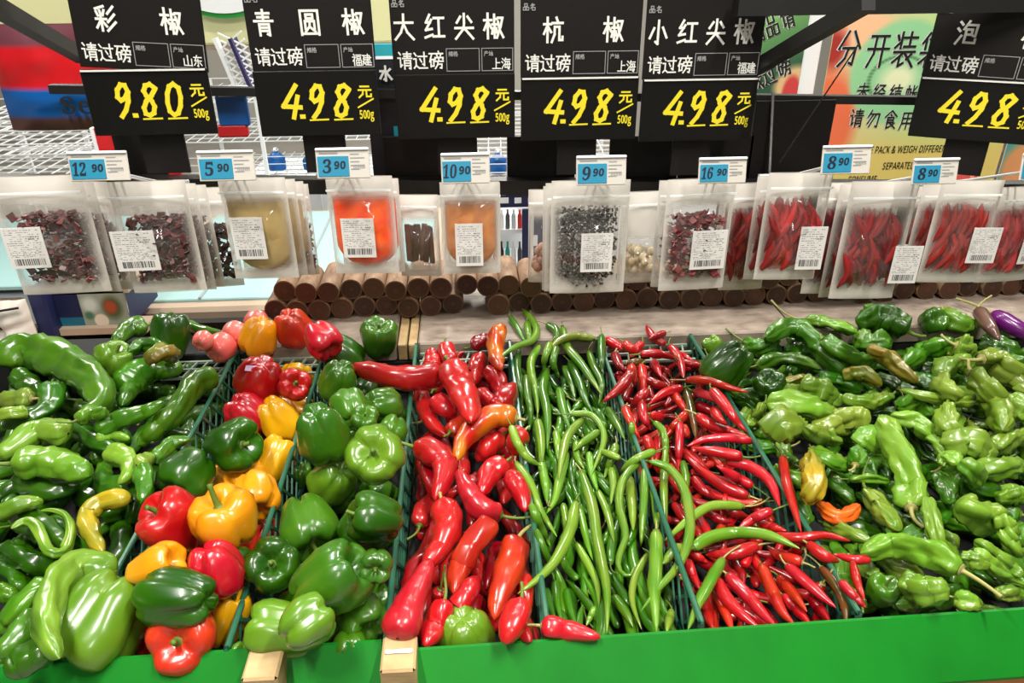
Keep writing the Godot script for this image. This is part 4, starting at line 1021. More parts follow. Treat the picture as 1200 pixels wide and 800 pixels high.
func price_sign(label: String, px: float, py: float, d: float, title: String, origin: String, price: String, roll := 0.0, yaw := 0.0, strip := false) -> void:
	var base := zp(px, py, d)
	var t := thing("price_sign", label, "price sign", base, Basis(Vector3.UP, yaw), "black price signs over the bins")
	var k := 0.1515 * d / 141.0
	var ky := 0.163 * d / 160.0
	var xx := func(u: float) -> float: return (u - 70.5) * k
	var yy := func(v: float) -> float: return (160.0 - v) * ky
	# the price board in front, the name board above and behind it, hung a little crooked
	slab(t, "price_board", M.black_glossy, Vector3(0, yy.call(121.0), 0.004), Vector3(141 * k, 78 * ky, 0.005), 0.001)
	var nb := Node3D.new()
	nb.name = "name_board"
	t.add_child(nb)
	nb.transform = Transform3D(Basis(Vector3.BACK, roll), Vector3(0, yy.call(84.0), -0.003))
	var y0: float = yy.call(84.0)
	slab(nb, "board", M.black, Vector3(0, 64 * ky, 0), Vector3(141 * k, 128 * ky, 0.005), 0.001)
	var n := title.length()
	var spots: Array = {2: [37.5, 107.5], 3: [20.0, 71.0, 119.0], 4: [15.0, 49.5, 83.5, 117.0]}[n]
	for q in n:
		one_glyph(nb, "name_character", M.white_print, title[q], xx.call(spots[q]), yy.call(28.0) - y0, 23 * k, 30 * ky, 2.7 * k, 0.0031)
	for q in 3:
		one_glyph(nb, "small_character", M.white_print, "请过磅"[q], xx.call([13.5, 31.5, 50.0][q]), yy.call(66.0) - y0, 16.5 * k, 21 * ky, 1.7 * k, 0.0031)
	if origin.length() == 2:
		for q in 2:
			one_glyph(nb, "origin_character", M.white_print, origin[q], xx.call([120.0, 131.0][q]), yy.call(71.0) - y0, 10.5 * k, 14 * ky, 1.2 * k, 0.0031)
	var grey := MB.new()
	for b in [[62.0, 100.0], [103.0, 139.0]]:
		var c := [Vector2(xx.call(b[0]), yy.call(53.0) - y0), Vector2(xx.call(b[1]), yy.call(53.0) - y0), Vector2(xx.call(b[1]), yy.call(79.0) - y0), Vector2(xx.call(b[0]), yy.call(79.0) - y0)]
		for q in 4: ribbon(grey, c[q], c[(q + 1) % 4], 0.8 * k, 0.0031)
	for q in 4:
		write_glyph(grey, "规格产地"[q], xx.call([67.0, 72.5, 108.0, 113.5][q]), yy.call(59.0) - y0, 5 * k, 6 * ky, 0.7 * k, 0.0031)
	for q in 2:
		write_glyph(grey, "品名"[q], xx.call([6.0, 14.0][q]), yy.call(2.0) - y0, 7 * k, 8 * ky, 0.9 * k, 0.0031)
	if origin.length() == 4:
		for q in 4:
			write_glyph(grey, origin[q], xx.call([113.0, 131.0, 113.0, 131.0][q]), yy.call([66.5, 66.5, 74.5, 74.5][q]) - y0, 7 * k, 7.5 * ky, 0.8 * k, 0.0031)
	part(nb, "box_print", grey, M.grey_print).set_meta("kind", "stuff")
	if strip:
		slab(t, "clip_strip", M.white_print, Vector3(0, yy.call(83.5), 0.008), Vector3(138 * k, 1.8 * ky, 0.002))
	for q in 3:
		var u: float = [41.5, 70.0, 98.5][q]
		one_glyph(t, "price_figure", M.yellow_print, price[q], xx.call(u), yy.call(118.0), 23 * k, 38 * ky, 5.2 * k, 0.0068, 0.12)
		var line := MB.new()
		if q > 0: ribbon(line, Vector2(xx.call(u - 10.5), yy.call(140.5)), Vector2(xx.call(u + 10.5), yy.call(140.0)), 2.0 * k, 0.0068)
		else: ribbon(line, Vector2(xx.call(50.0), yy.call(136.0)), Vector2(xx.call(52.0), yy.call(136.0)), 5.0 * k, 0.0068)
		part(t, "underline" if q > 0 else "decimal_point", line, M.yellow_print)
	one_glyph(t, "currency_character", M.yellow_print, "元", xx.call(126.0), yy.call(107.0), 16 * k, 16 * ky, 2.0 * k, 0.0068)
	var slash := MB.new()
	ribbon(slash, Vector2(xx.call(117.0), yy.call(126.0)), Vector2(xx.call(135.0), yy.call(116.0)), 1.8 * k, 0.0068)
	part(t, "slash", slash, M.yellow_print)
	words(t, "unit", "500g", font_bold, 10.5 * ky, Vector3(xx.call(126.0), yy.call(135.0), 0.0068), M.yellow_print, 0.55)
	# the foot by which it stands on the rail
	slab(t, "foot", M.black, Vector3(0.0, -0.032, -0.01), Vector3(0.07, 0.066, 0.004))


# ---------------------------------------------------------------- hooks, price tags and pouches

func hook(x: float, tip: Vector3, label: String) -> void:
	var t := thing("display_hook", label, "hook", tip, Basis(), "white wire hooks on the rail")
	var e := Vector3(x - tip.x, -(1.40 + tip.z) * 0.36, -(1.395 + tip.z))
	for s in [-1, 1]:
		var mb := MB.new()
		mb.tube(PackedVector3Array([Vector3(s * 0.006, 0, 0), e * 0.5 + Vector3(s * 0.006, -0.002, 0), e + Vector3(s * 0.006, 0, 0)]), PackedFloat32Array([0.0018, 0.0018, 0.0018]), 6)
		part(t, "wire", mb, M.wire)
	slab(t, "clip", M.wire, e + Vector3(0, -0.004, 0.004), Vector3(0.03, 0.034, 0.008), 0.002)

func price_tag(l: float, tp: float, r: float, b: float, d: float, big: String, small: String, label: String) -> Vector3:
	var c := zp((l + r) * 0.5, (tp + b) * 0.5, d)
	var m := mpp(c)
	var w := (r - l) * m
	var h := (b - tp) * m * 1.04
	var t := thing("price_tag", label, "price tag", c, Basis(Vector3.RIGHT, -0.2), "blue and white price tags on the hooks")
	slab(t, "holder", M.tag_white, Vector3.ZERO, Vector3(w, h, 0.003), 0.001)
	slab(t, "top_lip", M.white, Vector3(0, h * 0.5 - 0.002, 0.002), Vector3(w, 0.004, 0.004), 0.001)
	var s := slab(t, "blue_sticker", M.tag_blue, Vector3(-w * 0.18, -h * 0.10, 0.0019), Vector3(w * 0.58, h * 0.66, 0.0008), 0.0003)
	s.set_meta("label", "bright blue rounded price sticker")
	words(s, "figures", big, font_serif, h * 0.42, Vector3(-w * (0.325 if big.length() > 1 else 0.30), -h * 0.10, 0.0026), M.navy_print, 0.72 if big.length() > 1 else 0.95, 0.1)
	words(s, "small_figures", small, font_bold, h * 0.25, Vector3(-w * (0.02 if big.length() > 1 else 0.06), -h * 0.06, 0.0026), M.navy_print, 1.0, 0.1)
	var mb := MB.new()
	for k in 5:
		ribbon(mb, Vector2(w * 0.15, h * (0.28 - k * 0.12)), Vector2(w * (0.40 if k % 2 else 0.30), h * (0.28 - k * 0.12)), h * 0.035, 0.0018)
	for k in 9:
		ribbon(mb, Vector2(w * (0.2 + 0.025 * k), -h * 0.06), Vector2(w * (0.2 + 0.025 * k), -h * 0.17), h * 0.02, 0.0018)
	ribbon(mb, Vector2(-w * 0.42, h * 0.33), Vector2(-w * 0.1, h * 0.33), h * 0.05, 0.0018)
	part(t, "small_print", mb, M.grey_print)
	return c + Vector3(0, -h * 0.15, -0.004)

func pillow(w: float, h: float, th: float, x0: float, x1: float, y0: float, y1: float, round_: float, col: Callable, rough := 0.0, sd := 0.0) -> MB:
	# a cushion over the share x0..x1, y0..y1 of a pouch w by h hanging from its top edge; round_ rounds the lower corners
	var mb := MB.new()
	var nx := 14
	var ny := 18
	for side in [1.0, -1.0]:
		var k0 := mb.v.size()
		for j in ny + 1:
			var v := j / float(ny)
			for i in nx + 1:
				var u := i / float(nx)
				var half := 1.0
				if round_ > 0.0 and v > 1.0 - round_:
					var q := (v - 1.0 + round_) / round_
					half = sqrt(maxf(1.0 - q * q, 0.0)) * 0.86 + 0.14 * (1.0 - q)
				var uu := 0.5 + (u - 0.5) * half
				var x := lerpf(x0, x1, uu) - 0.5
				var y := lerpf(y0, y1, v)
				var puff := pow(sin(PI * u), 0.55) * pow(sin(PI * clampf(v * 0.96 + 0.02, 0, 1)), 0.5)
				puff *= 1.0 + rough * 2.0 * noise.get_noise_3d(u * 70.0 + sd * 31.0, v * 90.0, sd * 17.0)
				mb.put(Vector3(x * w, -y * h, side * th * 0.5 * puff), Vector3(0, 0, side), col.call(uu, v))
		for j in ny:
			for i in nx:
				var a := k0 + j * (nx + 1) + i
				var b := a + nx + 1
				if side > 0:
					mb.tri(a, a + 1, b); mb.tri(a + 1, b + 1, b)
				else:
					mb.tri(a, b, a + 1); mb.tri(a + 1, b, b + 1)
	mb.smooth_from(0)
	return mb

func spice_pouch(label: String, l: float, tp: float, r: float, b: float, d: float, what: String, c0: Color, c1: Color, lab: Array, back := 0, window := 0.02, top_share := 0.24) -> void:
	# the pouch in its pixel box at the distance d; lab: pixel box of its sticker; back: pouches hanging behind it on the same hook
	var p := zp((l + r) * 0.5, tp, d)
	var q := zp((l + r) * 0.5, b, d)
	var m := mpp((p + q) * 0.5)
	var w := (r - l) * m
	var h := p.y - q.y
	var sd := rng.randf() * 30.0
	var t := thing("spice_pouch", label, "pouch", p, Basis(Vector3.UP, rng.randf_range(-0.08, 0.08)) , "")
	var th := 0.024
	var shell := func(u: float, v: float) -> Color:
		var inside := smoothstep(0.03, 0.09, u) * smoothstep(0.03, 0.09, 1.0 - u) * smoothstep(top_share - 0.06, top_share, v) * smoothstep(0.06, 0.14, 1.0 - v)
		return Color(1, 1, 1, lerpf(0.72, window, inside))
	part(t, "pouch", pillow(w, h, th, 0.0, 1.0, 0.0, 1.0, 0.0, shell, 0.12, sd), M.pouch)
	var film := pillow(w, h, th * 1.1, 0.05, 0.95, top_share - 0.05, 0.93, 0.0, func(_u: float, _v: float) -> Color: return Color.WHITE, 0.55, sd + 3.0)
	part(t, "clear_window", film, M.film).set_meta("label", "crinkled clear plastic window")
	var zipper := MB.new()
	zipper.box(Transform3D(Basis(), Vector3(0, -h * 0.12, 0.0125)), Vector3(w * 0.97, 0.003, 0.001))
	part(t, "zip_strip", zipper, M.white)
	var inner: MB
	match what:
		"powder":
			inner = pillow(w, h, th * 0.82, 0.07, 0.93, top_share - 0.09, 0.92, 0.3, func(u: float, v: float) -> Color: return c0.lerp(c1, clampf(0.5 + noise.get_noise_2d(u * 120.0 + sd * 9.0, v * 120.0), 0, 1)), 0.18, sd)
		"chilies":
			inner = MB.new()
			for k in 62:
				var x := rng.randf_range(-0.36, 0.36) * w
				var y := -rng.randf_range(top_share + 0.08, 0.80) * h
				var a := rng.randf_range(-0.5, 0.5)
				var ll := rng.randf_range(0.022, 0.036)
				var pts := PackedVector3Array()
				var rad := PackedFloat32Array()
				for e in 5:
					var s := e / 4.0 - 0.5
					pts.append(Vector3(clampf(x + sin(a) * s * 2.0 * ll + 0.004 * cos(s * 5.0), -0.42 * w, 0.42 * w), clampf(y + cos(a) * s * 2.0 * ll, -0.9 * h, -(top_share - 0.03) * h), rng.randf_range(-0.002, 0.002) + (k % 3 - 1) * 0.0045))
					rad.append([0.0015, 0.0058, 0.0066, 0.0052, 0.0013][e])
				inner.tube(pts, rad, 6, c0.lerp(c1, rng.randf()))
		"bits":
			inner = MB.new()
			for k in 900:
				var v := rng.randf()
				var half := 0.36 if v < 0.75 else 0.36 * sqrt(maxf(1.0 - pow((v - 0.75) / 0.25, 2.0), 0.02))
				var x := rng.randf_range(-half, half) * w
				var s := rng.randf_range(0.0024, 0.0042)
				var o := Vector3(x, -lerpf(top_share - 0.02, 0.93, v) * h, rng.randf_range(-0.007, 0.0095))
				var bb := Basis.from_euler(Vector3(rng.randf() * 6.0, rng.randf() * 6.0, rng.randf() * 6.0))
				inner.box(Transform3D(bb, o), Vector3(s, s * 1.3, s * 0.8), s * 0.3, c0.lerp(c1, pow(rng.randf(), 3.0)))
		"sticks":
			inner = MB.new()
			for k in 7:
				var x := (k / 6.0 - 0.5) * 0.55 * w
				var a := rng.randf_range(-0.12, 0.12)
				inner.box(Transform3D(Basis(Vector3.BACK, a), Vector3(x, -h * rng.randf_range(0.56, 0.62), rng.randf_range(-0.004, 0.006))), Vector3(0.009, h * 0.46, 0.004), 0.001, c0.lerp(c1, rng.randf()))
		"slices":
			inner = MB.new()
			for k in 16:
				var o := Vector3(rng.randf_range(-0.3, 0.3) * w, -h * rng.randf_range(0.6, 0.86), rng.randf_range(-0.004, 0.006))
				var pts := PackedVector3Array([o - Vector3(0.001, 0, 0.002), o + Vector3(0.001, 0, 0.002)])
				inner.tube(pts, PackedFloat32Array([0.0085, 0.0085]), 10, c0.lerp(c1, rng.randf()))
		_:
			inner = MB.new()
			for k in 250:
				var o := Vector3(rng.randf_range(-0.36, 0.36) * w, -h * rng.randf_range(top_share + 0.06, 0.88), rng.randf_range(-0.007, 0.0095))
				var s := rng.randf_range(0.007, 0.014)
				inner.box(Transform3D(Basis.from_euler(Vector3(rng.randf() * 6.0, rng.randf() * 6.0, rng.randf() * 6.0)), o), Vector3(s, s * 0.8, 0.002), 0.0006, c0.lerp(c1, rng.randf()))
	var ct := part(t, "contents", inner, M.tinted)
	if what != "powder":
		ct.set_meta("kind", "stuff")
	if lab:
		var a := zp((lab[0] + lab[2]) * 0.5, (lab[1] + lab[3]) * 0.5, d)
		var o := a - p
		var lw: float = (lab[2] - lab[0]) * m
		var lh: float = lw * (lab[3] - lab[1]) / (lab[2] - lab[0]) * 1.06
		var lm := MB.new()
		lm.box(Transform3D(Basis(), Vector3(o.x, o.y, th * 0.5 + 0.002)), Vector3(lw, lh, 0.0012), 0.0)
		part(t, "label_sticker", lm, M["label%d" % (rng.randi() % 3)])
	for k in back:
		var c: Node3D = t.duplicate()
		c.name = numbered("spice_pouch")
		add_child(c)
		var dd := 0.045 + 0.05 * k
		c.position = p + Vector3(rng.randf_range(-0.006, 0.006), -dd * 0.36, -dd)
		c.rotation = Vector3(0, rng.randf_range(-0.15, 0.15), 0)
		c.set_meta("label", label + (", hanging second" if k == 0 else ", hanging third"))


# ---------------------------------------------------------------- the counter

func build_counter() -> void:
	var t := thing("display_stand", "long wooden display stand carrying the bins of peppers", "display stand", Vector3(0.1, 0, -1.3))
	slab(t, "cabinet", M.stand, Vector3(0, 0.31, 0.06), Vector3(3.5, 0.62, 1.18), 0.004)
	slab(t, "front_rail", M.stand, Vector3(0, 0.665, 0.622), Vector3(3.5, 0.09, 0.03), 0.003)
	var edge := [-1.62] + LINES + [1.82]
	var base := [0.70, 0.685, 0.685, 0.715, 0.725, 0.725, 0.72]
	for k in 7:
		var b: float = base[k] - 0.016
		slab(t, "bin_floor", M.bin, Vector3((edge[k] + edge[k + 1]) * 0.5 - 0.1, (0.62 + b) * 0.5, 1.3 - 1.12), Vector3(edge[k + 1] - edge[k] - 0.014, b - 0.62, 0.83))
	# the grey ledge boards behind the bins and the pale battens between two of them
	var xa := gp(300, 385, TOP).x
	var xb := gp(466, 385, TOP).x
	var xc := gp(491, 385, TOP).x
	var xd := gp(930, 380, TOP).x
	slab(t, "shelf_deck", M.bin, Vector3((xa + 1.84) * 0.5 - 0.1, 0.685, -0.46), Vector3(1.84 - xa, 0.125, 0.42), 0.003)
	slab(t, "side_shelf", M.bin, Vector3((xa - 1.6) * 0.5 - 0.1, 0.70, -0.30), Vector3(xa + 1.6 - 0.01, 0.17, 0.10), 0.003)
	for s in [[xa, xb, "grey-brown ledge board behind the bell pepper bins"], [xc, xd, "long grey-brown ledge board behind the chili bins"], [xd + 0.004, 1.84, "grey-brown ledge board behind the wrinkled pepper heap"]]:
		var mb := MB.new()
		mb.box(Transform3D(Basis(), Vector3((s[0] + s[1]) * 0.5, TOP - 0.027, -1.76)), Vector3(s[1] - s[0], 0.045, 0.43), 0.004)
		single("ledge_board", mb, M.ledge, s[2], "board", "grey ledge boards")
	for k in 2:
		var mb := MB.new()
		mb.box(Transform3D(Basis(), Vector3(lerpf(xb, xc, 0.27 + 0.48 * k), TOP - 0.03, -1.76)), Vector3((xc - xb) * 0.4, 0.04, 0.42), 0.002)
		single("wooden_batten", mb, M.pale_wood, "pale wooden batten in the gap between the ledge boards", "batten", "pale battens between the ledge boards")
	# the green front board in two lengths and the wooden blocks that join them
	var xj := gp(452, 765, TOP).x
	for s in [[-1.5, xj - 0.004, -0.03, "glossy green front board along the bell pepper bins"], [xj + 0.004, 1.8, 0.0, "glossy green front board along the chili bins"]]:
		var mb := MB.new()
		# it slopes out towards the shopper
		mb.box(Transform3D(Basis(Vector3.UP, 0.012) * Basis(Vector3.RIGHT, -0.80), Vector3((s[0] + s[1]) * 0.5, TOP - 0.031 + s[2] * 0.1, -FRONT + 0.034)), Vector3(s[1] - s[0], 0.088, 0.007), 0.003)
		single("front_board", mb, M.bumper, s[3], "board", "green front boards")
	for s in [[310, "pale wooden block on the green front board below the green bell peppers"], [467, "pale wooden block clamping the joint of the green front boards"]]:
		var x := gp(s[0], 772, TOP + 0.01).x
		var mb := MB.new()
		mb.box(Transform3D(Basis(), Vector3(x, TOP - 0.045, -FRONT + 0.030)), Vector3(0.044, 0.115, 0.056), 0.003)
		var o := single("wooden_block", mb, M.pale_wood, s[1], "wooden block", "wooden blocks on the front board")
		if s[0] == 467:
			slab(o, "clip", M.chrome, Vector3(x, TOP + 0.0135, -FRONT + 0.030), Vector3(0.034, 0.002, 0.006))
	for k in LINES.size():
		divider(LINES[k], ["long green peppers and the mixed bell peppers", "mixed and the green bell peppers", "green bell peppers and the red horn peppers", "red horn peppers and the thin green chilies", "thin green and the red chilies", "red chilies and the wrinkled green peppers"][k])
	for s in [[-0.80, -0.535, "long green peppers"], [-0.52, -0.336, "mixed bell peppers"], [-0.116, 0.083, "red horn peppers"], [0.304, 0.508, "red chilies"]]:
		var mb := MB.new()
		for z in [-1.465, -1.50, -1.535]:
			mb.bar(Vector3(s[0], 0.772, z), Vector3(s[1], 0.772, z), 0.006, 0.006)
		var n := int((s[1] - s[0]) / 0.024)
		for e in n:
			var x := lerpf(s[0], s[1], e / float(n))
			mb.bar(Vector3(x, 0.7715, -1.462), Vector3(x + 0.014, 0.7715, -1.538), 0.004, 0.005)
		single("crate_grille", mb, M.grey_plastic, "grey-green plastic grille at the back of the bin of %s" % s[2], "grille", "plastic grilles at the back of the bins")

func divider(x: float, between: String) -> void:
	var t := thing("bin_divider", "dark green lattice divider between the %s" % between, "divider", Vector3(x, 0.69, -1.12), Basis(), "green lattice dividers between the bins")
	var l := 0.42
	slab(t, "top_rail", M.green_plastic, Vector3(0, 0.106, 0), Vector3(0.008, 0.008, l * 2), 0.002)
	slab(t, "bottom_rail", M.green_plastic, Vector3(0, 0.004, 0), Vector3(0.008, 0.008, l * 2), 0.002)
	for s in [-1, 1]:
		slab(t, "end_post", M.green_plastic, Vector3(0, 0.055, s * (l - 0.004)), Vector3(0.008, 0.11, 0.008), 0.002)
	var mb := MB.new()
	var n := 18
	for s in [-1.0, 1.0]:
		for k in n + 4:
			var z0: float = -l + (k - 3.0) * 2.0 * l / n
			var z1: float = z0 + 0.085
			if z1 < -l + 0.01 or z0 > l - 0.01: continue
			var a := Vector3(s * 0.0016, 0.008, z0 * s)
			var b := Vector3(s * 0.0016, 0.104, z1 * s)
			if z0 < -l:
				a = a.lerp(b, (-l - z0) / (z1 - z0))
			if z1 > l:
				b = a.lerp(b, (l - z0) / (z1 - z0))
			if absf(a.z) <= l + 0.01 and a.distance_to(b) > 0.01:
				mb.bar(a, b, 0.003, 0.005)
	for k in 0:
		var z := -l + (k + 0.5) * 4.0 * l / n
		mb.bar(Vector3(0, 0.008, z), Vector3(0, 0.104, z), 0.003, 0.0035)
	part(t, "lattice", mb, M.green_plastic)

func ordinal(n: int) -> String:
	return "%d%s" % [n, "th" if n % 100 in [11, 12, 13] else {1: "st", 2: "nd", 3: "rd"}.get(n % 10, "th")]

func build_logs() -> void:
	# two rows of short logs on the ledge, cut ends to the front; pixel middles of the ends
	var d := 1.69
	var r := 0.0278
	var lower := []
	var x := 322.0
	while x < 540: lower.append(x); x += 26.1
	x = 584.0
	while x < 1300: lower.append(x); x += 24.9
	var y0 := TOP - 0.0045 + r
	var row := []
	for q in lower: row.append(Vector2(zp(q, 359, d).x, y0))
	for k in lower.size() - 1:
		if lower[k + 1] - lower[k] < 30: row.append(Vector2((row[k].x + row[k + 1].x) * 0.5, y0 + r * 1.70))
	row.append(Vector2(zp(547, 333, d).x, y0 + r * 1.75))
	row.append(Vector2(zp(572, 336, d).x, y0 + r * 1.72))
	var upper := row.slice(lower.size())
	upper.sort()
	row = row.slice(0, lower.size()) + upper
	var tops := [0.79, 0.93]
	for q in tops: row.append(Vector2(q, y0 + r * 3.4))
	var cut := [lin(0.19, 0.11, 0.075), lin(0.25, 0.15, 0.10), lin(0.32, 0.20, 0.135)]
	for k in row.size():
		var v: Vector2 = row[k]
		var rr := r * rng.randf_range(0.94, 1.0)
		var z := -d + rng.randf_range(-0.012, 0.012)
		if k >= row.size() - tops.size(): z -= 0.05
		var ln := rng.randf_range(0.12, 0.14)
		var t := thing("log", "sawn log, %s in the %s from the golden bell pepper end" % ([ordinal(k + 1), "lower row"] if k < lower.size() else [ordinal(k - lower.size() + 1), "second row"] if k < row.size() - tops.size() else [ordinal(k - row.size() + tops.size() + 1), "loose top"]), "log", Vector3(v.x, v.y - r, z), Basis(), "sawn logs piled on the ledge")
		var body := MB.new()
		var c := Vector3(0, rr, 0)
		body.tube(PackedVector3Array([c + Vector3(0, 0, -0.0004), c + Vector3(0, 0, -0.002), c + Vector3(0, 0, -0.06), c + Vector3(0, 0, -0.09), c + Vector3(0, 0, -ln)]), PackedFloat32Array([rr * 0.975, rr, rr * 0.99, rr * 1.0, rr * 0.98]), 18)
		part(t, "bark", body, M.bark)
		var face := MB.new()
		var col: Color = cut[rng.randi() % 3]
		var k0 := face.put(c, Vector3.BACK, col.lerp(cut[2], 0.5))
		for ring in range(1, 7):
			for j in 18:
				var a := TAU * j / 18
				var q := rr * 0.965 * ring / 6.0
				face.put(c + Vector3(cos(a) * q, sin(a) * q, 0.0004), Vector3.BACK, col.lerp(cut[(ring + 1) % 3], 0.55 if ring % 2 else 0.1) if ring < 6 else lin(0.42, 0.29, 0.19))
		for j in 18:
			face.tri(k0, k0 + 1 + (j + 1) % 18, k0 + 1 + j)
			for ring in 5:
				var a := k0 + 1 + ring * 18 + j
				var b := k0 + 1 + ring * 18 + (j + 1) % 18
				face.tri(a, b, a + 18); face.tri(b, b + 18, a + 18)
		var f := part(t, "sawn_end", face, M.tinted)
		f.set_meta("label", "dark brown sawn end with rings")


# ---------------------------------------------------------------- signs, rail, pouches

func beam(called: String, a: Vector3, b: Vector3, w: float, h: float, label: String) -> void:
	var mb := MB.new()
	mb.bar(a, b, w, h)
	single(called, mb, M.iron, label, "beam", "black frame beams")

func build_signs() -> void:
	price_sign("black sign for mixed bell peppers priced 9.80, hung crooked", 186, 157, 1.25, "彩椒", "山东", "980", -0.06, 0.0, true)
	price_sign("black sign for round green peppers priced 4.98, above the orange powder", 378, 158, 1.29, "青圆椒", "福建", "498")
	price_sign("black sign for big red peppers priced 4.98 with a four-character name", 535.5, 161, 1.33, "大红尖椒", "上海", "498")
	price_sign("black sign for thin green chilies priced 4.98 with a two-character name", 677, 163, 1.33, "杭椒", "上海", "498", 0.0, 0.0, true)
	price_sign("black sign for small red chilies priced 4.98 beside the green poster", 813, 164, 1.33, "小红尖椒", "福建", "498", 0.0, 0.0, true)
	price_sign("black sign for wrinkled peppers priced 4.98 in front of the fruit poster", 1135, 164, 1.32, "泡椒", "福建", "498", -0.02, -0.5, true)
	# the rail behind the hooks and the black frame that carries the signs
	beam("frame_rail", zp(-60, 214, 1.42), zp(1290, 222, 1.42), 0.03, 0.028, "black rail carrying the white wire hooks")
	beam("frame_beam", zp(60, 104, 1.46), zp(1110, 118, 1.46), 0.02, 0.015, "thin black beam running behind the price signs")
	beam("frame_beam", zp(862, 8, 1.30), zp(1225, 3, 1.30), 0.03, 0.026, "black top beam over the fruit poster")
	beam("slanting_beam", zp(868, 90, 1.42), zp(1018, 2, 1.06), 0.02, 0.022, "slanting black arm in front of the green poster")
	beam("slanting_beam", zp(96, 66, 1.42), zp(-60, -24, 1.02), 0.02, 0.022, "slanting black arm in front of the red and blue bag")
	for s in [[448, 160, 554, 214, "below the sign for big red peppers"], [594, 160, 673, 214, "between the 10.90 and the 9.90 tag"], [715, 160, 792, 214, "behind the 9.90 tag"], [798, 160, 876, 214, "behind the 16.90 tag"], [886, 118, 962, 214, "below the green poster"]]:
		var a := zp(s[0], s[1], 1.445)
		var b := zp(s[2], s[3], 1.445)
		var mb := MB.new()
		mb.box(Transform3D(Basis(), (a + b) * 0.5), Vector3(b.x - a.x, a.y - b.y, 0.006), 0.001)
		single("black_panel", mb, M.black, "plain black backing panel %s" % s[4], "panel", "black backing panels")
	var cord := MB.new()
	cord.tube(PackedVector3Array([zp(1006, 52, 1.2), zp(914, 190, 1.28)]), PackedFloat32Array([0.0012, 0.0012]), 6)
	single("support_wire", cord, M.iron, "thin dark cord slanting in front of the fruit poster", "cord")
	var rod := MB.new()
	rod.tube(PackedVector3Array([zp(906, 108, 1.44), zp(901, 214, 1.42)]), PackedFloat32Array([0.003, 0.003]), 8)
	single("support_rod", rod, M.chrome, "thin steel rod standing on the rail below the green poster", "rod")

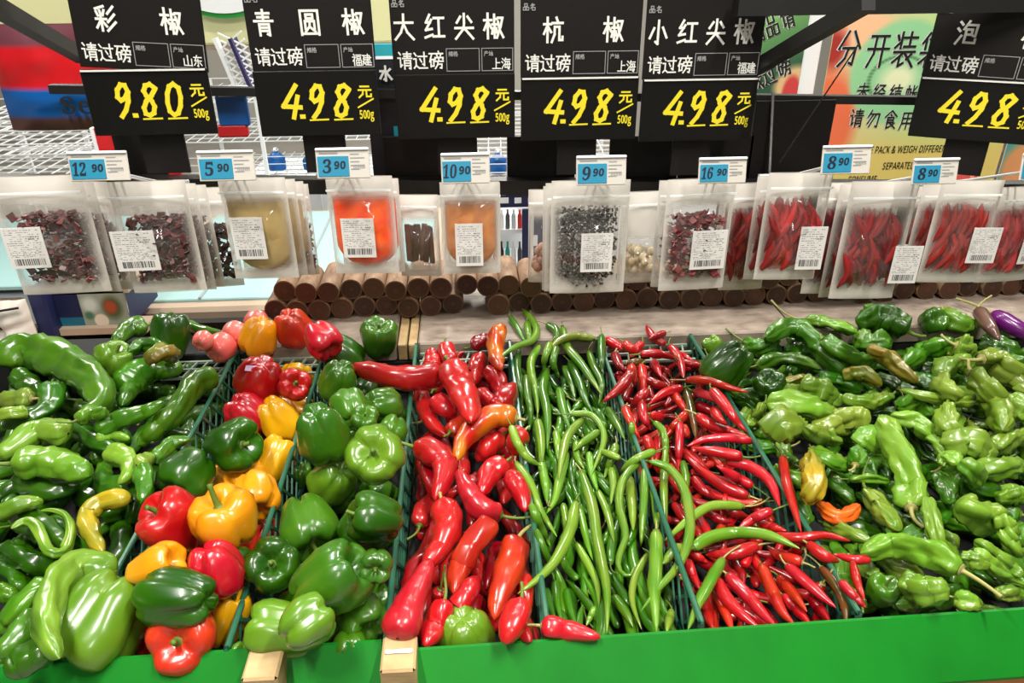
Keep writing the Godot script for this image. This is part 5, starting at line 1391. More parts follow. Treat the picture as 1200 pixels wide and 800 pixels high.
func build_pouches() -> void:
	var tags := [
		[82, 178, 150, 211, "12", "90"], [233, 177, 298, 211, "5", "90"], [371, 174, 433, 208, "3", "90"], [517, 180, 574, 214, "10", "90"],
		[675, 183, 734, 216, "9", "90"], [818, 185, 875, 214, "16", "90"], [962, 171, 1021, 203, "8", "90"], [1068, 186, 1123, 215, "8", "90"], [1195, 180, 1250, 210, "8", "90"]]
	var over := ["the maroon mushrooms", "the khaki powder", "the orange powder", "the light brown powder", "the black peppercorns", "the dark red flakes", "the bright red chilies", "the slanted-label chilies", "the last pouch"]
	for k in tags.size():
		var a: Array = tags[k]
		var d := 1.10
		var e := price_tag(a[0], a[1], a[2], a[3], d, a[4], a[5], "white price tag with a blue %s.%s sticker over %s" % [a[4], a[5], over[k]])
		hook(e.x, e, "white wire hook holding up %s" % over[k])
	hook(-0.78, Vector3(-0.78, 1.31, -1.12), "white wire hook holding the brown mushrooms at the counter's end")
	var more := [
		["pouch of maroon flakes wedged behind the brown mushrooms", 84, 216, 132, 338, 1.275, "flakes", lin(0.18, 0.08, 0.07), lin(0.34, 0.17, 0.15), []],
		["pouch of dark dried flakes between the mushrooms and the khaki powder", 208, 220, 264, 336, 1.275, "flakes", lin(0.13, 0.07, 0.06), lin(0.28, 0.15, 0.13), [216, 276, 230, 318]],
		["pouch of brown shreds hanging beside the khaki powder", 326, 216, 360, 322, 1.275, "flakes", lin(0.34, 0.22, 0.14), lin(0.48, 0.34, 0.24), []],
		["mostly white pouch peeping out behind the black peppercorns", 620, 222, 664, 330, 1.275, "slices", lin(0.60, 0.40, 0.34), lin(0.74, 0.58, 0.50), []]]
	for q in more: spice_pouch(q[0], q[1], q[2], q[3], q[4], q[5], q[6], q[7], q[8], q[9], 0, 0.04, 0.3)
	var maroon := [lin(0.20, 0.08, 0.08), lin(0.40, 0.20, 0.19)]
	var red := [lin(0.34, 0.06, 0.06), lin(0.58, 0.12, 0.11)]
	spice_pouch("clear pouch of brown dried mushrooms with a square white label", -12, 206, 90, 344, 1.14, "flakes", maroon[0], maroon[1], [14, 263, 58, 310], 2)
	spice_pouch("clear pouch of maroon dried mushrooms under the 12.90 tag", 128, 212, 213, 342, 1.14, "flakes", maroon[0], lin(0.36, 0.17, 0.16), [139, 267, 187, 313], 2)
	spice_pouch("pouch of khaki powder under the 5.90 tag", 256, 208, 332, 326, 1.14, "powder", lin(0.62, 0.52, 0.30), lin(0.68, 0.58, 0.36), [276, 252, 313, 300], 2)
	spice_pouch("pouch of vivid orange chili powder under the 3.90 tag", 382, 206, 458, 320, 1.14, "powder", lin(0.90, 0.25, 0.01), lin(0.95, 0.38, 0.01), [403, 253, 441, 298], 2)
	spice_pouch("pouch of dark brown bark sticks beside the orange chili powder", 464, 228, 512, 323, 1.28, "sticks", lin(0.20, 0.11, 0.08), lin(0.36, 0.23, 0.17), [], 1, 0.04, 0.3)
	spice_pouch("pouch of light brown powder under the 10.90 tag", 516, 213, 584, 320, 1.14, "powder", lin(0.70, 0.43, 0.24), lin(0.76, 0.50, 0.29), [534, 259, 566, 308], 2)
	spice_pouch("pouch of cream garlic slices hanging beside the black peppercorns", 735, 224, 782, 330, 1.28, "slices", lin(0.78, 0.70, 0.56), lin(0.88, 0.82, 0.70), [], 1, 0.05, 0.5)
	spice_pouch("large pouch of black peppercorns under the 9.90 tag", 648, 211, 738, 342, 1.14, "bits", lin(0.08, 0.07, 0.05), lin(0.36, 0.33, 0.28), [679, 270, 716, 315], 2, 0.02)
	spice_pouch("pouch of dark red flakes with a tilted label under the 16.90 tag", 783, 209, 864, 338, 1.14, "flakes", lin(0.26, 0.07, 0.08), lin(0.48, 0.18, 0.18), [806, 267, 848, 312], 1)
	spice_pouch("pouch of red chilies squeezed behind the dark red flakes", 858, 214, 912, 338, 1.24, "chilies", red[0], red[1], [874, 282, 890, 322], 1)
	spice_pouch("pouch of bright red dried chilies with a narrow double label", 903, 202, 976, 326, 1.14, "chilies", red[0], lin(0.70, 0.14, 0.14), [931, 262, 962, 312], 1)
	spice_pouch("pouch of dark dried chilies half behind the tilted pouch", 962, 214, 1012, 342, 1.20, "chilies", lin(0.26, 0.03, 0.05), lin(0.50, 0.09, 0.10), [974, 288, 986, 330], 0)
	spice_pouch("long pouch of dark red dried chilies with a slanted white label", 1000, 212, 1078, 348, 1.14, "chilies", lin(0.30, 0.03, 0.05), lin(0.55, 0.10, 0.11), [1039, 284, 1072, 328], 1)
	spice_pouch("pouch of red chilies peeping out behind the plump red pouch", 1074, 218, 1122, 328, 1.22, "chilies", red[0], red[1], [1103, 263, 1118, 302], 0)
	spice_pouch("pouch of plump red dried chilies under the second 8.90 tag", 1106, 211, 1177, 329, 1.14, "chilies", lin(0.42, 0.06, 0.06), lin(0.60, 0.14, 0.10), [1130, 263, 1163, 304], 1)
	spice_pouch("pouch of rosy dried chilies at the far end of the hooks", 1172, 218, 1240, 328, 1.16, "chilies", lin(0.45, 0.08, 0.10), lin(0.66, 0.20, 0.20), [1190, 266, 1222, 306], 1)


# ---------------------------------------------------------------- the shop behind

func shop_box(called: String, m: Material, l: float, tp: float, r: float, b: float, d: float, deep: float, label: String, category: String, group := "", ch := 0.003) -> Node3D:   # a box whose face fills a pixel box at distance d
	var p := zp(l, tp, d)
	var q := zp(r, b, d)
	var lo := zp(l, b, d)
	var x0 := (p.x + lo.x) * 0.5
	var x1 := (q.x + zp(r, tp, d).x) * 0.5
	var mb := MB.new()
	mb.box(Transform3D(Basis(), Vector3((x0 + x1) * 0.5, (p.y + q.y) * 0.5, -d - deep * 0.5)), Vector3(x1 - x0, p.y - q.y, deep), ch)
	return single(called, mb, m, label, category, group)

func build_shop() -> void:
	var mb := MB.new()
	mb.box(Transform3D(Basis(), Vector3(0, -0.05, -2)), Vector3(12, 0.1, 12))
	struct("floor", mb, M.floor, "pale polished shop floor")
	mb = MB.new()
	mb.box(Transform3D(Basis(), Vector3(0, 3.25, -2)), Vector3(12, 0.1, 12))
	struct("ceiling", mb, M.ceiling, "white shop ceiling")
	mb = MB.new()
	mb.box(Transform3D(Basis(), Vector3(0, 1.6, -7.55)), Vector3(12, 3.2, 0.1))
	struct("wall_back", mb, M.wall, "pale far wall of the shop")
	mb = MB.new()
	mb.box(Transform3D(Basis(), Vector3(0, 1.6, 3.55)), Vector3(12, 3.2, 0.1))
	struct("wall_front", mb, M.wall, "pale shop wall behind the viewer")
	for s in [-1, 1]:
		mb = MB.new()
		mb.box(Transform3D(Basis(), Vector3(s * 5.95, 1.6, -2)), Vector3(0.1, 3.2, 11))
		struct("wall_left" if s < 0 else "wall_right", mb, M.wall, "pale side wall of the shop beyond the %s" % ("freezers" if s < 0 else "posters"))
	build_shop_goods()

func box_at(parent: Node, called: String, m: Material, l: float, tp: float, r: float, b: float, d: float, deep: float, ch := 0.0) -> MeshInstance3D:   # a part in a pixel box at the distance d
	var p := zp(l, tp, d)
	var q := zp(r, b, d)
	var x0 := (p.x + zp(l, b, d).x) * 0.5
	var x1 := (q.x + zp(r, tp, d).x) * 0.5
	return slab(parent, called, m, Vector3((x0 + x1) * 0.5, (p.y + q.y) * 0.5, -d - deep * 0.5) - parent.position, Vector3(x1 - x0, p.y - q.y, deep), ch)

func stand_at(called: String, px: float, py: float, d: float, label: String, category: String, group := "") -> Node3D:
	return thing(called, label, category, zp(px, py, d), Basis(), group)

func plane_print(parent: Node, im: Image, l: float, tp: float, r: float, b: float, d: float) -> void:   # a printed sheet with thickness
	var m := mat(Color.WHITE, 0.5)
	m.albedo_texture = ImageTexture.create_from_image(im)
	var back := box_at(parent, "sheet", m, l, tp, r, b, d, 0.004)
	back.set_meta("label", "printed sheet")

func blob(im: Image, cx: float, cy: float, rx: float, ry: float, c: Color, soft := 0.15) -> void:
	for y in range(maxi(int(cy - ry), 0), mini(int(cy + ry) + 1, im.get_height())):
		for x in range(maxi(int(cx - rx), 0), mini(int(cx + rx) + 1, im.get_width())):
			var q := Vector2((x - cx) / rx, (y - cy) / ry).length()
			if q < 1.0:
				im.set_pixel(x, y, im.get_pixel(x, y).lerp(c, clampf((1.0 - q) / soft, 0, 1)))

func letters(parent: Node3D, m: Material, rim: Material, text: String, spots: Array, w: float, h: float, d: float, stroke: float, turn := 0.0) -> void:
	for k in text.length():
		var a := zp(spots[k * 2], spots[k * 2 + 1], d) - parent.position
		var s := mpp(zp(spots[k * 2], spots[k * 2 + 1], d))
		for e in 2:
			var mb := MB.new()
			write_glyph(mb, text[k], 0, 0, w * s, h * s * 1.08, stroke * s * (1.5 if e == 0 else 1.0), 0, 0.0)
			part(parent, "character_rim" if e == 0 else "character", mb, rim if e == 0 else m, Transform3D(Basis(Vector3.BACK, turn), a + Vector3(-0.0008 if e == 0 else 0.0, -0.0008 if e == 0 else 0.0, 0.001 + 0.0016 * e)))

func wire_rack(l: float, tp: float, r: float, b: float, d: float, label: String) -> void:
	var p := zp(l, tp, d)
	var q := zp(r, b, d)
	var t := thing("wire_rack", label, "wire rack", Vector3((p.x + q.x) * 0.5, q.y, -d), Basis(), "white wire baskets in the shop")
	var w := q.x - p.x
	var h := p.y - q.y
	for lev in 3:
		var y := h * (0.08 + 0.42 * lev)
		var mb := MB.new()
		for k in 7:
			mb.bar(Vector3(-w / 2, y, -0.07 * k), Vector3(w / 2, y, -0.07 * k), 0.004, 0.004)
		for k in int(w / 0.045):
			var x := -w / 2 + 0.045 * k
			mb.bar(Vector3(x, y, 0), Vector3(x + 0.02, y + 0.01, -0.42), 0.003, 0.003)
		for k in 3:
			mb.bar(Vector3(-w / 2, y + 0.03 * (k + 1), 0), Vector3(w / 2, y + 0.03 * (k + 1), 0), 0.003, 0.003)
		part(t, "basket_shelf", mb, M.wire)
	for s in [-1, 0, 1]:
		slab(t, "upright", M.wire, Vector3(s * w * 0.49, (h - q.y) * 0.5, -0.43), Vector3(0.014, h + q.y, 0.014))

func build_shop_goods() -> void:
	# --- over the freezers: pale fascia with an oval shop emblem
	var t := stand_at("fascia", 200, 50, 3.6, "pale yellow-green fascia board over the freezers", "fascia")
	box_at(t, "board", M.cream, -120, -70, 470, 50, 3.6, 0.2, 0.01)
	box_at(t, "lower_lip", M.beige, -120, 50, 470, 56, 3.62, 0.18, 0.01)
	t = stand_at("oval_emblem", 262, 2, 3.55, "white oval emblem with a thick green rim on the pale fascia", "emblem")
	for e in 2:
		var mb := MB.new()
		var rx := [0.19, 0.17][e] as float
		var ry := [0.095, 0.075][e] as float
		var k0 := mb.put(Vector3(0, 0.03, 0.01 * e), Vector3.BACK)
		for j in 32:
			mb.put(Vector3(cos(TAU * j / 32) * rx, 0.03 + sin(TAU * j / 32) * ry, 0.01 * e), Vector3.BACK)
		for j in 32: mb.tri(k0, k0 + 1 + (j + 1) % 32, k0 + 1 + j)
		part(t, "green_rim" if e == 0 else "white_field", mb, mat(Color(0.10, 0.55, 0.20), 0.5) if e == 0 else M.white)
	# --- the slanting purple net beside the first two signs
	t = stand_at("net_holder", 268, 75, 2.6, "dark purple netting in a slanting white frame between the first two signs", "netting")
	var a := zp(272, 44, 2.6) - t.position
	var b := zp(297, 104, 2.6) - t.position
	var mb := MB.new()
	mb.bar(a, b, 0.07, 0.01)
	part(t, "purple_panel", mb, mat(Color(0.13, 0.10, 0.30), 0.5))
	mb = MB.new()
	mb.bar(a + Vector3(-0.05, 0, 0.01), b + Vector3(-0.05, 0, 0.01), 0.026, 0.012)
	part(t, "white_frame", mb, M.white)
	mb = MB.new()
	for k in 7:
		var c := a.lerp(b, k / 7.0)
		mb.bar(c + Vector3(-0.04, 0.015, 0.012), c + Vector3(0.04, -0.025, 0.012), 0.005, 0.005)
		mb.bar(c + Vector3(0.035, 0.02, 0.014), c + Vector3(-0.035, -0.03, 0.014), 0.005, 0.005)
	part(t, "net_cords", mb, M.white)
	var foot := zp(240, 358, 2.1).y + 0.012 - t.position.y
	slab(t, "pole", M.white, Vector3(b.x, (b.y + foot) * 0.5, b.z - 0.01), Vector3(0.012, b.y - foot, 0.012))
	# --- hanging packet, red-edged board, the red and blue bag
	t = stand_at("hanging_packet", 272, 158, 1.475, "bright blue packet with a red lower edge hanging between two signs", "packet")
	box_at(t, "blue_front", M.blue, 254, 112, 290, 148, 1.475, 0.015, 0.003)
	box_at(t, "red_band", M.red, 254, 147, 290, 161, 1.475, 0.015, 0.003)
	box_at(t, "white_header", M.white, 254, 102, 290, 113, 1.4715, 0.012, 0.001)
	t = stand_at("notice_board", 162, 214, 1.437, "black board with bright red edges below the first sign", "notice board")
	box_at(t, "black_face", M.black, 136, 150, 194, 218, 1.437, 0.01, 0.001)
	for s in [[118, 137, "side"], [193, 208, "side"]]:
		box_at(t, "red_edge", M.red, s[0], 150, s[1], 218, 1.4365, 0.012, 0.001)
	box_at(t, "white_line", M.white, 113, 150, 118, 218, 1.4365, 0.012, 0.001)
	var c0 := zp(52, 28, 1.62)
	var c1 := zp(52, 152, 1.62)
	t = thing("snack_bag", "big glossy snack bag with a red top and a blue band, beside the first sign", "bag", c0)
	var band := func(u: float, v: float) -> Color:
		var cc := lin(0.36, 0.20, 0.24)
		if v > 0.20: cc = lin(0.68, 0.10, 0.13)
		if v > 0.60: cc = lin(0.05, 0.30, 0.55)
		if v > 0.88: cc = lin(0.30, 0.20, 0.19)
		return cc
	part(t, "bag", pillow(0.235, c0.y - c1.y, 0.06, 0.0, 1.0, 0.0, 1.0, 0.0, band, 0.3, 2.0), bag_gloss())
	words(t, "lettering", "Se", font_serif, 0.032, Vector3(0.035, -(c0.y - c1.y) * 0.74, 0.036), M.black_print, 1.2, 0.0)
	# --- wire baskets
	wire_rack(-80, 150, 118, 212, 2.3, "white wire basket rack behind the brown mushroom pouches")
	wire_rack(205, 112, 470, 214, 3.1, "white wire basket rack behind the khaki and orange powders")
	wire_rack(540, 150, 730, 214, 2.6, "white wire basket rack seen through the slits between black panels")
	for s in [[318, 190, 338, 214, "short blue bottle with a white cap standing by the 5.90 tag"], [358, 196, 372, 214, "small blue bottle with a white cap standing by the 3.90 tag"], [574, 188, 594, 214, "blue water jug behind the 10.90 tag"]]:
		var dd: float = 2.66 if s[0] > 500 else 3.16
		var p := zp(s[0], s[3], dd)
		var w: float = (s[2] - s[0]) * mpp(p) * 0.5
		var h := zp(s[0], s[1], dd).y - p.y
		p.y = (zp(540, 214, 2.6).y + 0.08 * (zp(540, 150, 2.6).y - zp(540, 214, 2.6).y) if s[0] > 500 else zp(205, 214, 3.1).y + 0.08 * (zp(205, 112, 3.1).y - zp(205, 214, 3.1).y)) + 0.002
		t = thing("bottle", s[4], "bottle", p + Vector3(w, 0, 0), Basis(), "blue bottles in the shop")
		var bm := MB.new()
		bm.tube(PackedVector3Array([Vector3(0, 0, 0), Vector3(0, h * 0.05, 0), Vector3(0, h * 0.6, 0), Vector3(0, h * 0.8, 0), Vector3(0, h * 0.86, 0)]), PackedFloat32Array([w * 0.9, w, w, w * 0.5, w * 0.35]), 16)
		part(t, "body", bm, M.blue)
		slab(t, "cap", M.white, Vector3(0, h * 0.95, 0), Vector3(w * 0.7, h * 0.2, w * 0.7), w * 0.2)
	# --- banner between the second and third sign
	t = stand_at("banner", 452, 214, 1.4745, "narrow dark navy banner with a white character and a teal top", "banner")
	box_at(t, "dark_sheet", mat(Color(0.05, 0.06, 0.10), 0.5), 432, 64, 474, 214, 1.4745, 0.01)
	box_at(t, "teal_top", M.teal, 432, 52, 474, 66, 1.4735, 0.012)
	box_at(t, "white_edge", M.white, 432, 66, 474, 69, 1.473, 0.012)
	box_at(t, "teal_patch", M.teal, 462, 148, 474, 170, 1.473, 0.012)
	letters(t, M.white_print, M.black_print, "水", [452, 86], 15, 16, 1.4715, 2.6)
	# --- white refrigerators far behind, with goods
	t = stand_at("refrigerator", 360, 330, 3.6, "tall white refrigerator standing behind the orange powder", "refrigerator")
	box_at(t, "cabinet", M.white, 300, 214, 480, 420, 3.6, 0.5, 0.01)
	box_at(t, "door_seam", M.steel, 364, 258, 366, 420, 3.59, 0.02)
	box_at(t, "glass_window", M.icy, 340, 290, 362, 336, 3.59, 0.02)
	box_at(t, "handle", M.steel, 372, 260, 376, 300, 3.57, 0.03)
	t = stand_at("drinks_shelf", 600, 330, 3.3, "white drinks shelf seen between the brown powder and peppercorns", "shelf")
	box_at(t, "back_panel", M.white, 556, 236, 690, 430, 3.6, 0.05)
	box_at(t, "shelf_board", M.white, 560, 318, 652, 324, 3.3, 0.3)
	box_at(t, "shelf_board", M.white, 560, 270, 612, 273, 3.3, 0.3)
	t = stand_at("navy_sign", 606, 242, 3.2, "small navy shop sign with white icons above the drinks shelf", "sign")
	box_at(t, "board", M.navy, 578, 223, 634, 242, 3.2, 0.02)
	for s in [[586, 232, 596, 238], [603, 232, 611, 238], [619, 232, 628, 238], [588, 226, 630, 228]]:
		box_at(t, "white_icon", M.white, s[0], s[1], s[2], s[3], 3.195, 0.006)
	t = stand_at("navy_banner", 632, 318, 3.2, "upright navy banner beside the drinks shelf", "banner")
	box_at(t, "sheet", M.navy, 612, 246, 654, 330, 3.2, 0.02)
	slab(t, "stand", M.navy, Vector3(0, -t.position.y * 0.5 - 0.02, -0.01), Vector3(0.05, t.position.y - 0.04, 0.03))
	box_at(t, "white_logo", M.white, 622, 276, 630, 288, 3.195, 0.006)
	var hues := [Color(0.7, 0.72, 0.74), Color(0.75, 0.2, 0.2), Color(0.12, 0.12, 0.14), Color(0.1, 0.55, 0.5), Color(0.85, 0.85, 0.85), Color(0.3, 0.3, 0.32)]
	var hue_names := ["grey", "red", "black", "teal", "white", "charcoal"]
	for k in 6:
		for lev in 2:
			var px := 574.0 + k * 7.0
			var p := zp(px, [318.0, 270.0][lev], 3.32)
			var h := [0.15, 0.10][lev] as float
			var bm := MB.new()
			bm.tube(PackedVector3Array([p, p + Vector3(0, h * 0.7, 0), p + Vector3(0, h * 0.85, 0), p + Vector3(0, h, 0)]), PackedFloat32Array([0.011, 0.011, 0.005, 0.005]), 10)
			single("drink_bottle", bm, mat(hues[(k + lev * 2) % 6], 0.3), "%s bottle on the %s board of the drinks shelf" % [hue_names[(k + lev * 2) % 6], ["lower", "upper"][lev]], "bottle", "bottles on the drinks shelf")
	t = stand_at("refrigerator", 760, 330, 3.4, "low white chest refrigerator behind the garlic slices and red pouches", "refrigerator")
	box_at(t, "cabinet", M.white, 700, 218, 900, 420, 3.4, 0.5, 0.01)
	box_at(t, "kick_plate", M.steel, 700, 330, 900, 336, 3.39, 0.02)
	# --- chest freezer below the pouches
	t = stand_at("chest_freezer", 240, 420, 2.1, "chest freezer with a pale icy glass top below the powder pouches", "freezer")
	var y0 := zp(240, 358, 2.1).y
	var fx := zp(150, 358, 2.1).x
	slab(t, "body", M.steel, Vector3((fx - 0.1) * 0.5, y0 * 0.5 - 0.06, -2.55) - t.position, Vector3(-fx - 0.1, y0 - 0.12, 0.9), 0.01)
	slab(t, "rim", M.beige, Vector3((fx - 0.1) * 0.5, y0 - 0.045, -2.55) - t.position, Vector3(-fx - 0.06, 0.09, 0.94), 0.012)
	slab(t, "icy_top", M.icy, Vector3((fx - 0.1) * 0.5, y0 + 0.003, -2.55) - t.position, Vector3(-fx - 0.14, 0.012, 0.84), 0.003)
	for k in 3:
		slab(t, "seam", M.steel, Vector3(fx + 0.2 + 0.28 * k, y0 + 0.011, -2.55) - t.position, Vector3(0.008, 0.006, 0.84))
	t = stand_at("chest_freezer", 30, 420, 2.9, "far chest freezer with an icy top behind the mushroom pouches", "freezer")
	y0 = zp(100, 338, 2.9).y
	slab(t, "body", M.steel, Vector3(-2.12, y0 * 0.5 - 0.02, -3.4) - t.position, Vector3(1.25, y0 - 0.04, 0.9), 0.01)
	slab(t, "icy_top", M.icy, Vector3(-2.12, y0 - 0.01, -3.4) - t.position, Vector3(1.25, 0.02, 0.9), 0.004)
	# --- goods at the end of the counter
	t = stand_at("white_sack", 20, 412, 1.82, "white cloth sack with a black drawstring at the end of the counter", "sack")
	var p0 := zp(20, 350, 1.82)
	var hh := p0.y - t.position.y
	part(t, "cloth", pillow(0.13, hh, 0.09, 0.0, 1.0, 0.0, 1.0, 0.0, func(_u: float, _v: float) -> Color: return lin(0.84, 0.81, 0.77), 0.3, 5.0), M.tinted, Transform3D(Basis(), Vector3(0, hh, 0)))
	mb = MB.new()
	mb.tube(PackedVector3Array([Vector3(-0.062, hh * 0.86, 0.03), Vector3(-0.02, hh * 0.93, 0.05), Vector3(0.02, hh * 0.93, 0.05), Vector3(0.06, hh * 0.92, 0.03)]), PackedFloat32Array([0.003, 0.003, 0.003, 0.003]), 6)
	part(t, "drawstring", mb, M.black)
	for s in [-1, 1]:
		mb = MB.new()
		mb.tube(PackedVector3Array([Vector3(-0.008, hh * 0.93, 0.053), Vector3(-0.008 + s * 0.012, hh * 0.75, 0.055), Vector3(-0.004 + s * 0.022, hh * 0.6, 0.055)]), PackedFloat32Array([0.003, 0.003, 0.002]), 6)
		part(t, "cord_end", mb, M.black)
	t = stand_at("blue_crate", 52, 412, 1.86, "tall dark blue crate standing beside the white sack", "crate")
	box_at(t, "panel", M.navy, 41, 341, 61, 412, 1.86, 0.09, 0.004)
	t = stand_at("printed_carton", 106, 382, 1.9, "printed vegetable carton in navy, teal and grey with a red round motif", "carton")
	var im := Image.create(96, 40, false, Image.FORMAT_RGB8)
	im.fill(Color(0.07, 0.10, 0.24))
	im.fill_rect(Rect2i(0, 28, 36, 12), Color(0.06, 0.36, 0.44))
	im.fill_rect(Rect2i(36, 0, 60, 40), Color(0.52, 0.54, 0.48))
	blob(im, 48, 14, 14, 12, Color(0.72, 0.74, 0.72), 0.6)
	blob(im, 76, 18, 16, 16, Color(0.24, 0.30, 0.18), 0.5)
	blob(im, 74, 17, 11, 10, Color(0.60, 0.26, 0.16), 0.5)
	blob(im, 58, 32, 10, 8, Color(0.80, 0.74, 0.66))
	blob(im, 44, 26, 8, 6, Color(0.22, 0.40, 0.30), 0.6)
	plane_print(t, im, 62, 343, 150, 382, 1.9)
	box_at(t, "carton_body", M.navy, 62, 343, 150, 382, 1.906, 0.2)
	box_at(t, "top_edge", M.beige, 56, 338, 150, 343, 1.9, 0.2)
	t = stand_at("dark_shelf", 120, 412, 1.88, "dark low shelf with pale clips below the printed carton", "shelf")
	box_at(t, "board", M.beige, 68, 386, 172, 390, 1.88, 0.07)
	box_at(t, "back", M.black, -60, 388, 330, 440, 1.96, 0.03)
	for s in [[92, 402, 110, 411], [112, 400, 130, 411], [132, 402, 142, 411]]:
		box_at(t, "pale_clip", M.tag_white, s[0], s[1], s[2], s[3], 1.93, 0.01)
	# --- posters beyond the frame
	t = stand_at("fruit_poster", 1070, 222, 1.9, "large fruit poster with kiwi and peach behind the black frame", "poster")
	im = Image.create(456, 420, false, Image.FORMAT_RGB8)
	im.fill(Color(0.72, 0.80, 0.58))
	for y in 420:
		for x in 456:
			im.set_pixel(x, y, Color(0.86, 0.72, 0.56).lerp(Color(0.70, 0.82, 0.56), clampf(x / 240.0, 0, 1)).lerp(Color(0.82, 0.74, 0.42), clampf((y - 250) / 70.0, 0, 1)))
	blob(im, 60, 40, 90, 60, Color(0.92, 0.72, 0.56), 0.5)
	blob(im, 10, 250, 92, 150, Color(0.86, 0.42, 0.28), 0.35)
	blob(im, 6, 80, 40, 60, Color(0.62, 0.18, 0.16), 0.6)
	blob(im, 165, 135, 118, 122, Color(0.56, 0.78, 0.58), 0.12)
	for k in 44:
		var an := TAU * k / 44.0
		blob(im, 165 + cos(an) * 66, 150 + sin(an) * 52, 8, 5, Color(0.34, 0.50, 0.34), 0.8)
	blob(im, 165, 150, 56, 44, Color(0.86, 0.88, 0.72), 0.6)
	blob(im, 300, 20, 90, 60, Color(0.66, 0.80, 0.44), 0.4)
	im.fill_rect(Rect2i(330, 300, 84, 120), Color(0.82, 0.34, 0.30))
	im.fill_rect(Rect2i(396, 300, 10, 120), Color(0.92, 0.60, 0.50))
	plane_print(t, im, 962, 12, 1190, 222, 1.9)
	letters(t, M.black_print, M.white_print, "分开装袋", [995, 57, 1029, 58, 1060, 58, 1091, 59], 27, 38, 1.9, 2.8)
	letters(t, M.black_print, M.white_print, "未经结帐", [1011, 106, 1030, 107, 1049, 108, 1068, 109], 15, 17, 1.9, 1.5)
	letters(t, M.black_print, M.white_print, "请勿食用。", [1003, 138, 1023, 139, 1043, 140, 1062, 141, 1078, 141], 16, 20, 1.9, 1.6)
	words(t, "printed_line", "PLEASE PACK & WEIGH DIFFERENT", font_sans, 0.0125 * 1.35, zp(1056, 175, 1.9) - t.position + Vector3(0, 0, 0.002), M.black_print, 0.72, 0.06)
	words(t, "printed_line", "SEPARATELY", font_sans, 0.0125 * 1.35, zp(1054, 194, 1.9) - t.position + Vector3(0, 0, 0.002), M.black_print, 0.72, 0.06)
	words(t, "printed_line", "CONSUME", font_sans, 0.0125 * 1.35, zp(1010, 210, 1.9) - t.position + Vector3(0, 0, 0.002), M.black_print, 0.72, 0.06)
	t = stand_at("green_poster", 910, 112, 1.93, "green poster with slanting dark characters beside the small red chili sign", "poster")
	im = Image.create(136, 216, false, Image.FORMAT_RGB8)
	for y in 216:
		for x in 136:
			im.set_pixel(x, y, Color(0.42, 0.62, 0.36).lerp(Color(0.16, 0.30, 0.22), clampf((y - 60 + x * 0.5) / 150.0, 0, 1)))
	blob(im, 130, 190, 60, 60, Color(0.80, 0.66, 0.48), 0.3)
	blob(im, 120, 205, 24, 50, Color(0.74, 0.24, 0.24), 0.3)
	blob(im, 30, 10, 60, 30, Color(0.62, 0.78, 0.48), 0.6)
	plane_print(t, im, 872, 6, 942, 114, 1.933)
	letters(t, M.black_print, M.white_print, "商品请", [887, 37, 904, 29, 922, 20], 15, 25, 1.933, 1.9, 0.4)
	letters(t, M.black_print, M.white_print, "我过磅", [886, 95, 901, 87, 918, 77], 15, 23, 1.933, 1.9, 0.4)
	t = stand_at("white_pillar", 948, 220, 1.95, "pale square shop post between the two posters", "post")
	for q in [["post", M.white, 940, 962, 0.12], ["brown_edge", M.beige, 935, 940, 0.1]]:
		var xl := zp(q[2], 60, 1.937).x
		var xr := zp(q[3], 60, 1.937).x
		slab(t, q[0], q[1], Vector3((xl + xr) * 0.5, 1.4, -1.937 - q[4] * 0.5) - t.position, Vector3(xr - xl, 2.8, q[4]), 0.003)
	t = stand_at("teal_poster", 1205, 222, 2.0, "teal and orange poster at the end of the aisle past the wrinkled pepper sign", "poster")
	im = Image.create(64, 128, false, Image.FORMAT_RGB8)
	im.fill(Color(0.30, 0.62, 0.62))
	blob(im, 30, 96, 36, 40, Color(0.86, 0.60, 0.40), 0.3)
	blob(im, 40, 20, 20, 20, Color(0.12, 0.42, 0.70), 0.4)
	plane_print(t, im, 1182, 105, 1245, 222, 2.0)
	# --- the shelf run that closes the view behind the red pouches
	t = stand_at("dark_cabinet", 1050, 340, 2.1, "dark brown cabinet behind the log pile below the fruit poster", "cabinet")
	box_at(t, "carcass", mat(Color(0.10, 0.07, 0.06), 0.6), 880, 224, 1320, 420, 2.1, 0.4, 0.01)

func bag_gloss() -> StandardMaterial3D:
	var m := mat(Color.WHITE, 0.25)
	m.vertex_color_use_as_albedo = true
	return m


# ---------------------------------------------------------------- everything

func lamp(at: Vector3, size: Vector2, energy: float, label: String) -> void:
	var t := thing("ceiling_lamp", label, "lamp", at, Basis(), "white ceiling lamps")
	slab(t, "housing", M.white, Vector3(0, 0.045, 0), Vector3(size.x + 0.06, 0.07, size.y + 0.06), 0.006)
	slab(t, "diffuser", M.glow, Vector3(0, 0.006, 0), Vector3(size.x, 0.012, size.y), 0.002)
	var l := AreaLight3D.new()
	l.name = "lamp_glow"
	l.area_size = size
	l.light_energy = energy
	l.light_color = Color(1.0, 0.985, 0.95)
	l.area_range = 12.0
	l.shadow_enabled = true
	t.add_child(l)
	l.position = Vector3(0, -0.004, 0)
	l.rotation = Vector3(-PI / 2, 0, 0)

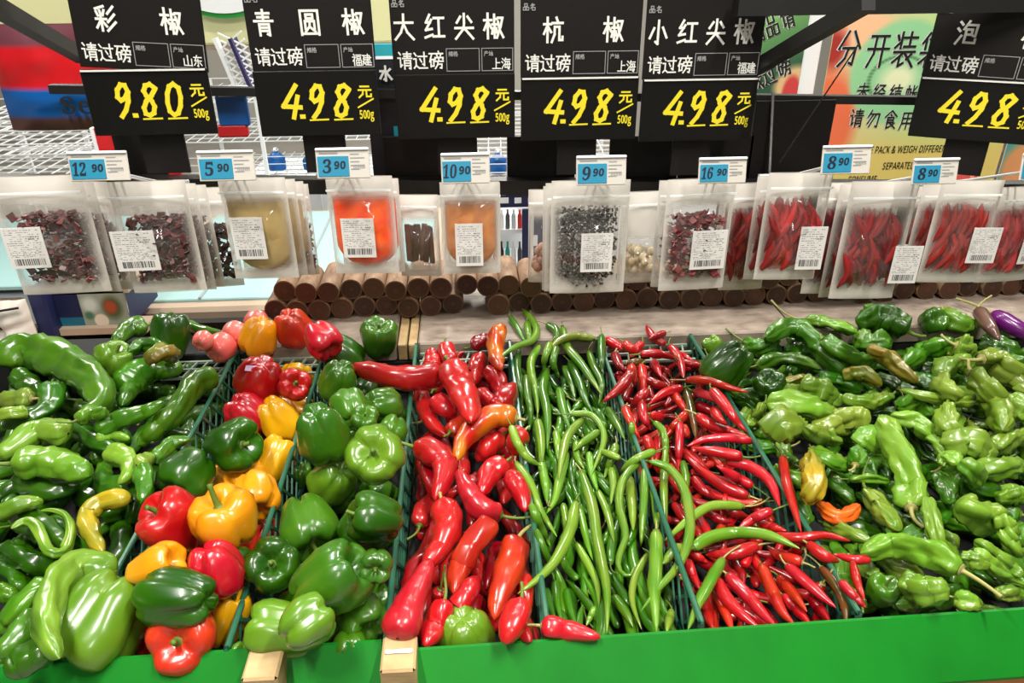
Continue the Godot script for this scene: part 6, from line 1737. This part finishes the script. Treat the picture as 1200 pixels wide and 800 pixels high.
func _ready() -> void:
	DV = Vector3(-65, 460, 882).normalized()
	UV_ = Vector3(-10, 1690, -882).normalized()
	UV_ = (UV_ - DV * DV.dot(UV_)).normalized()
	XV = UV_.cross(DV)
	noise.seed = 4
	noise.frequency = 0.03
	noise.fractal_octaves = 2
	rng.seed = 11
	var cam := Camera3D.new()
	cam.name = "camera"
	add_child(cam)
	cam.fov = rad_to_deg(2.0 * atan(400.0 / F))
	cam.transform = Transform3D(Basis(Vector3(XV.x, UV_.x, -DV.x), Vector3(XV.y, UV_.y, -DV.y), -Vector3(XV.z, UV_.z, -DV.z)), EYE)
	cam.near = 0.05
	cam.far = 60.0
	cam.current = true
	var we := WorldEnvironment.new()
	we.name = "environment"
	var env := Environment.new()
	env.background_mode = Environment.BG_COLOR
	env.background_color = Color(0.6, 0.62, 0.65)
	env.tonemap_mode = Environment.TONE_MAPPER_LINEAR
	env.tonemap_exposure = 1.06
	env.sdfgi_enabled = true
	env.ssao_enabled = true
	env.ssil_enabled = true
	we.environment = env
	add_child(we)
	make_materials()
	lamp(Vector3(-0.75, 2.9, -0.38), Vector2(0.09, 1.0), 6.6, "long ceiling lamp above the bell pepper bins")
	lamp(Vector3(0.75, 2.9, -0.38), Vector2(0.09, 1.0), 6.6, "long ceiling lamp above the chili bins")
	lamp(Vector3(0.0, 2.9, 1.6), Vector2(0.3, 1.2), 3.0, "ceiling lamp in the aisle in front of the counter")
	lamp(Vector3(0.4, 2.9, -2.3), Vector2(1.6, 0.1), 4.0, "ceiling lamp just behind the price signs")
	lamp(Vector3(-2.2, 3.0, -3.4), Vector2(0.3, 1.6), 9.0, "ceiling lamp above the freezers")
	lamp(Vector3(0.4, 3.0, -4.6), Vector2(0.3, 1.6), 12.0, "ceiling lamp in the aisle behind the hooks")
	lamp(Vector3(2.4, 3.0, -2.6), Vector2(0.3, 1.6), 7.0, "ceiling lamp above the posters")
	font_sans = SystemFont.new()
	font_sans.font_names = PackedStringArray(["Droid Sans"])
	font_bold = SystemFont.new()
	font_bold.font_names = PackedStringArray(["Droid Sans"])
	font_bold.font_weight = 700
	font_serif = SystemFont.new()
	font_serif.font_names = PackedStringArray(["Droid Serif"])
	font_serif.font_weight = 700
	build_shop()
	build_counter()
	build_logs()
	build_signs()
	build_pouches()
	fill_peppers()
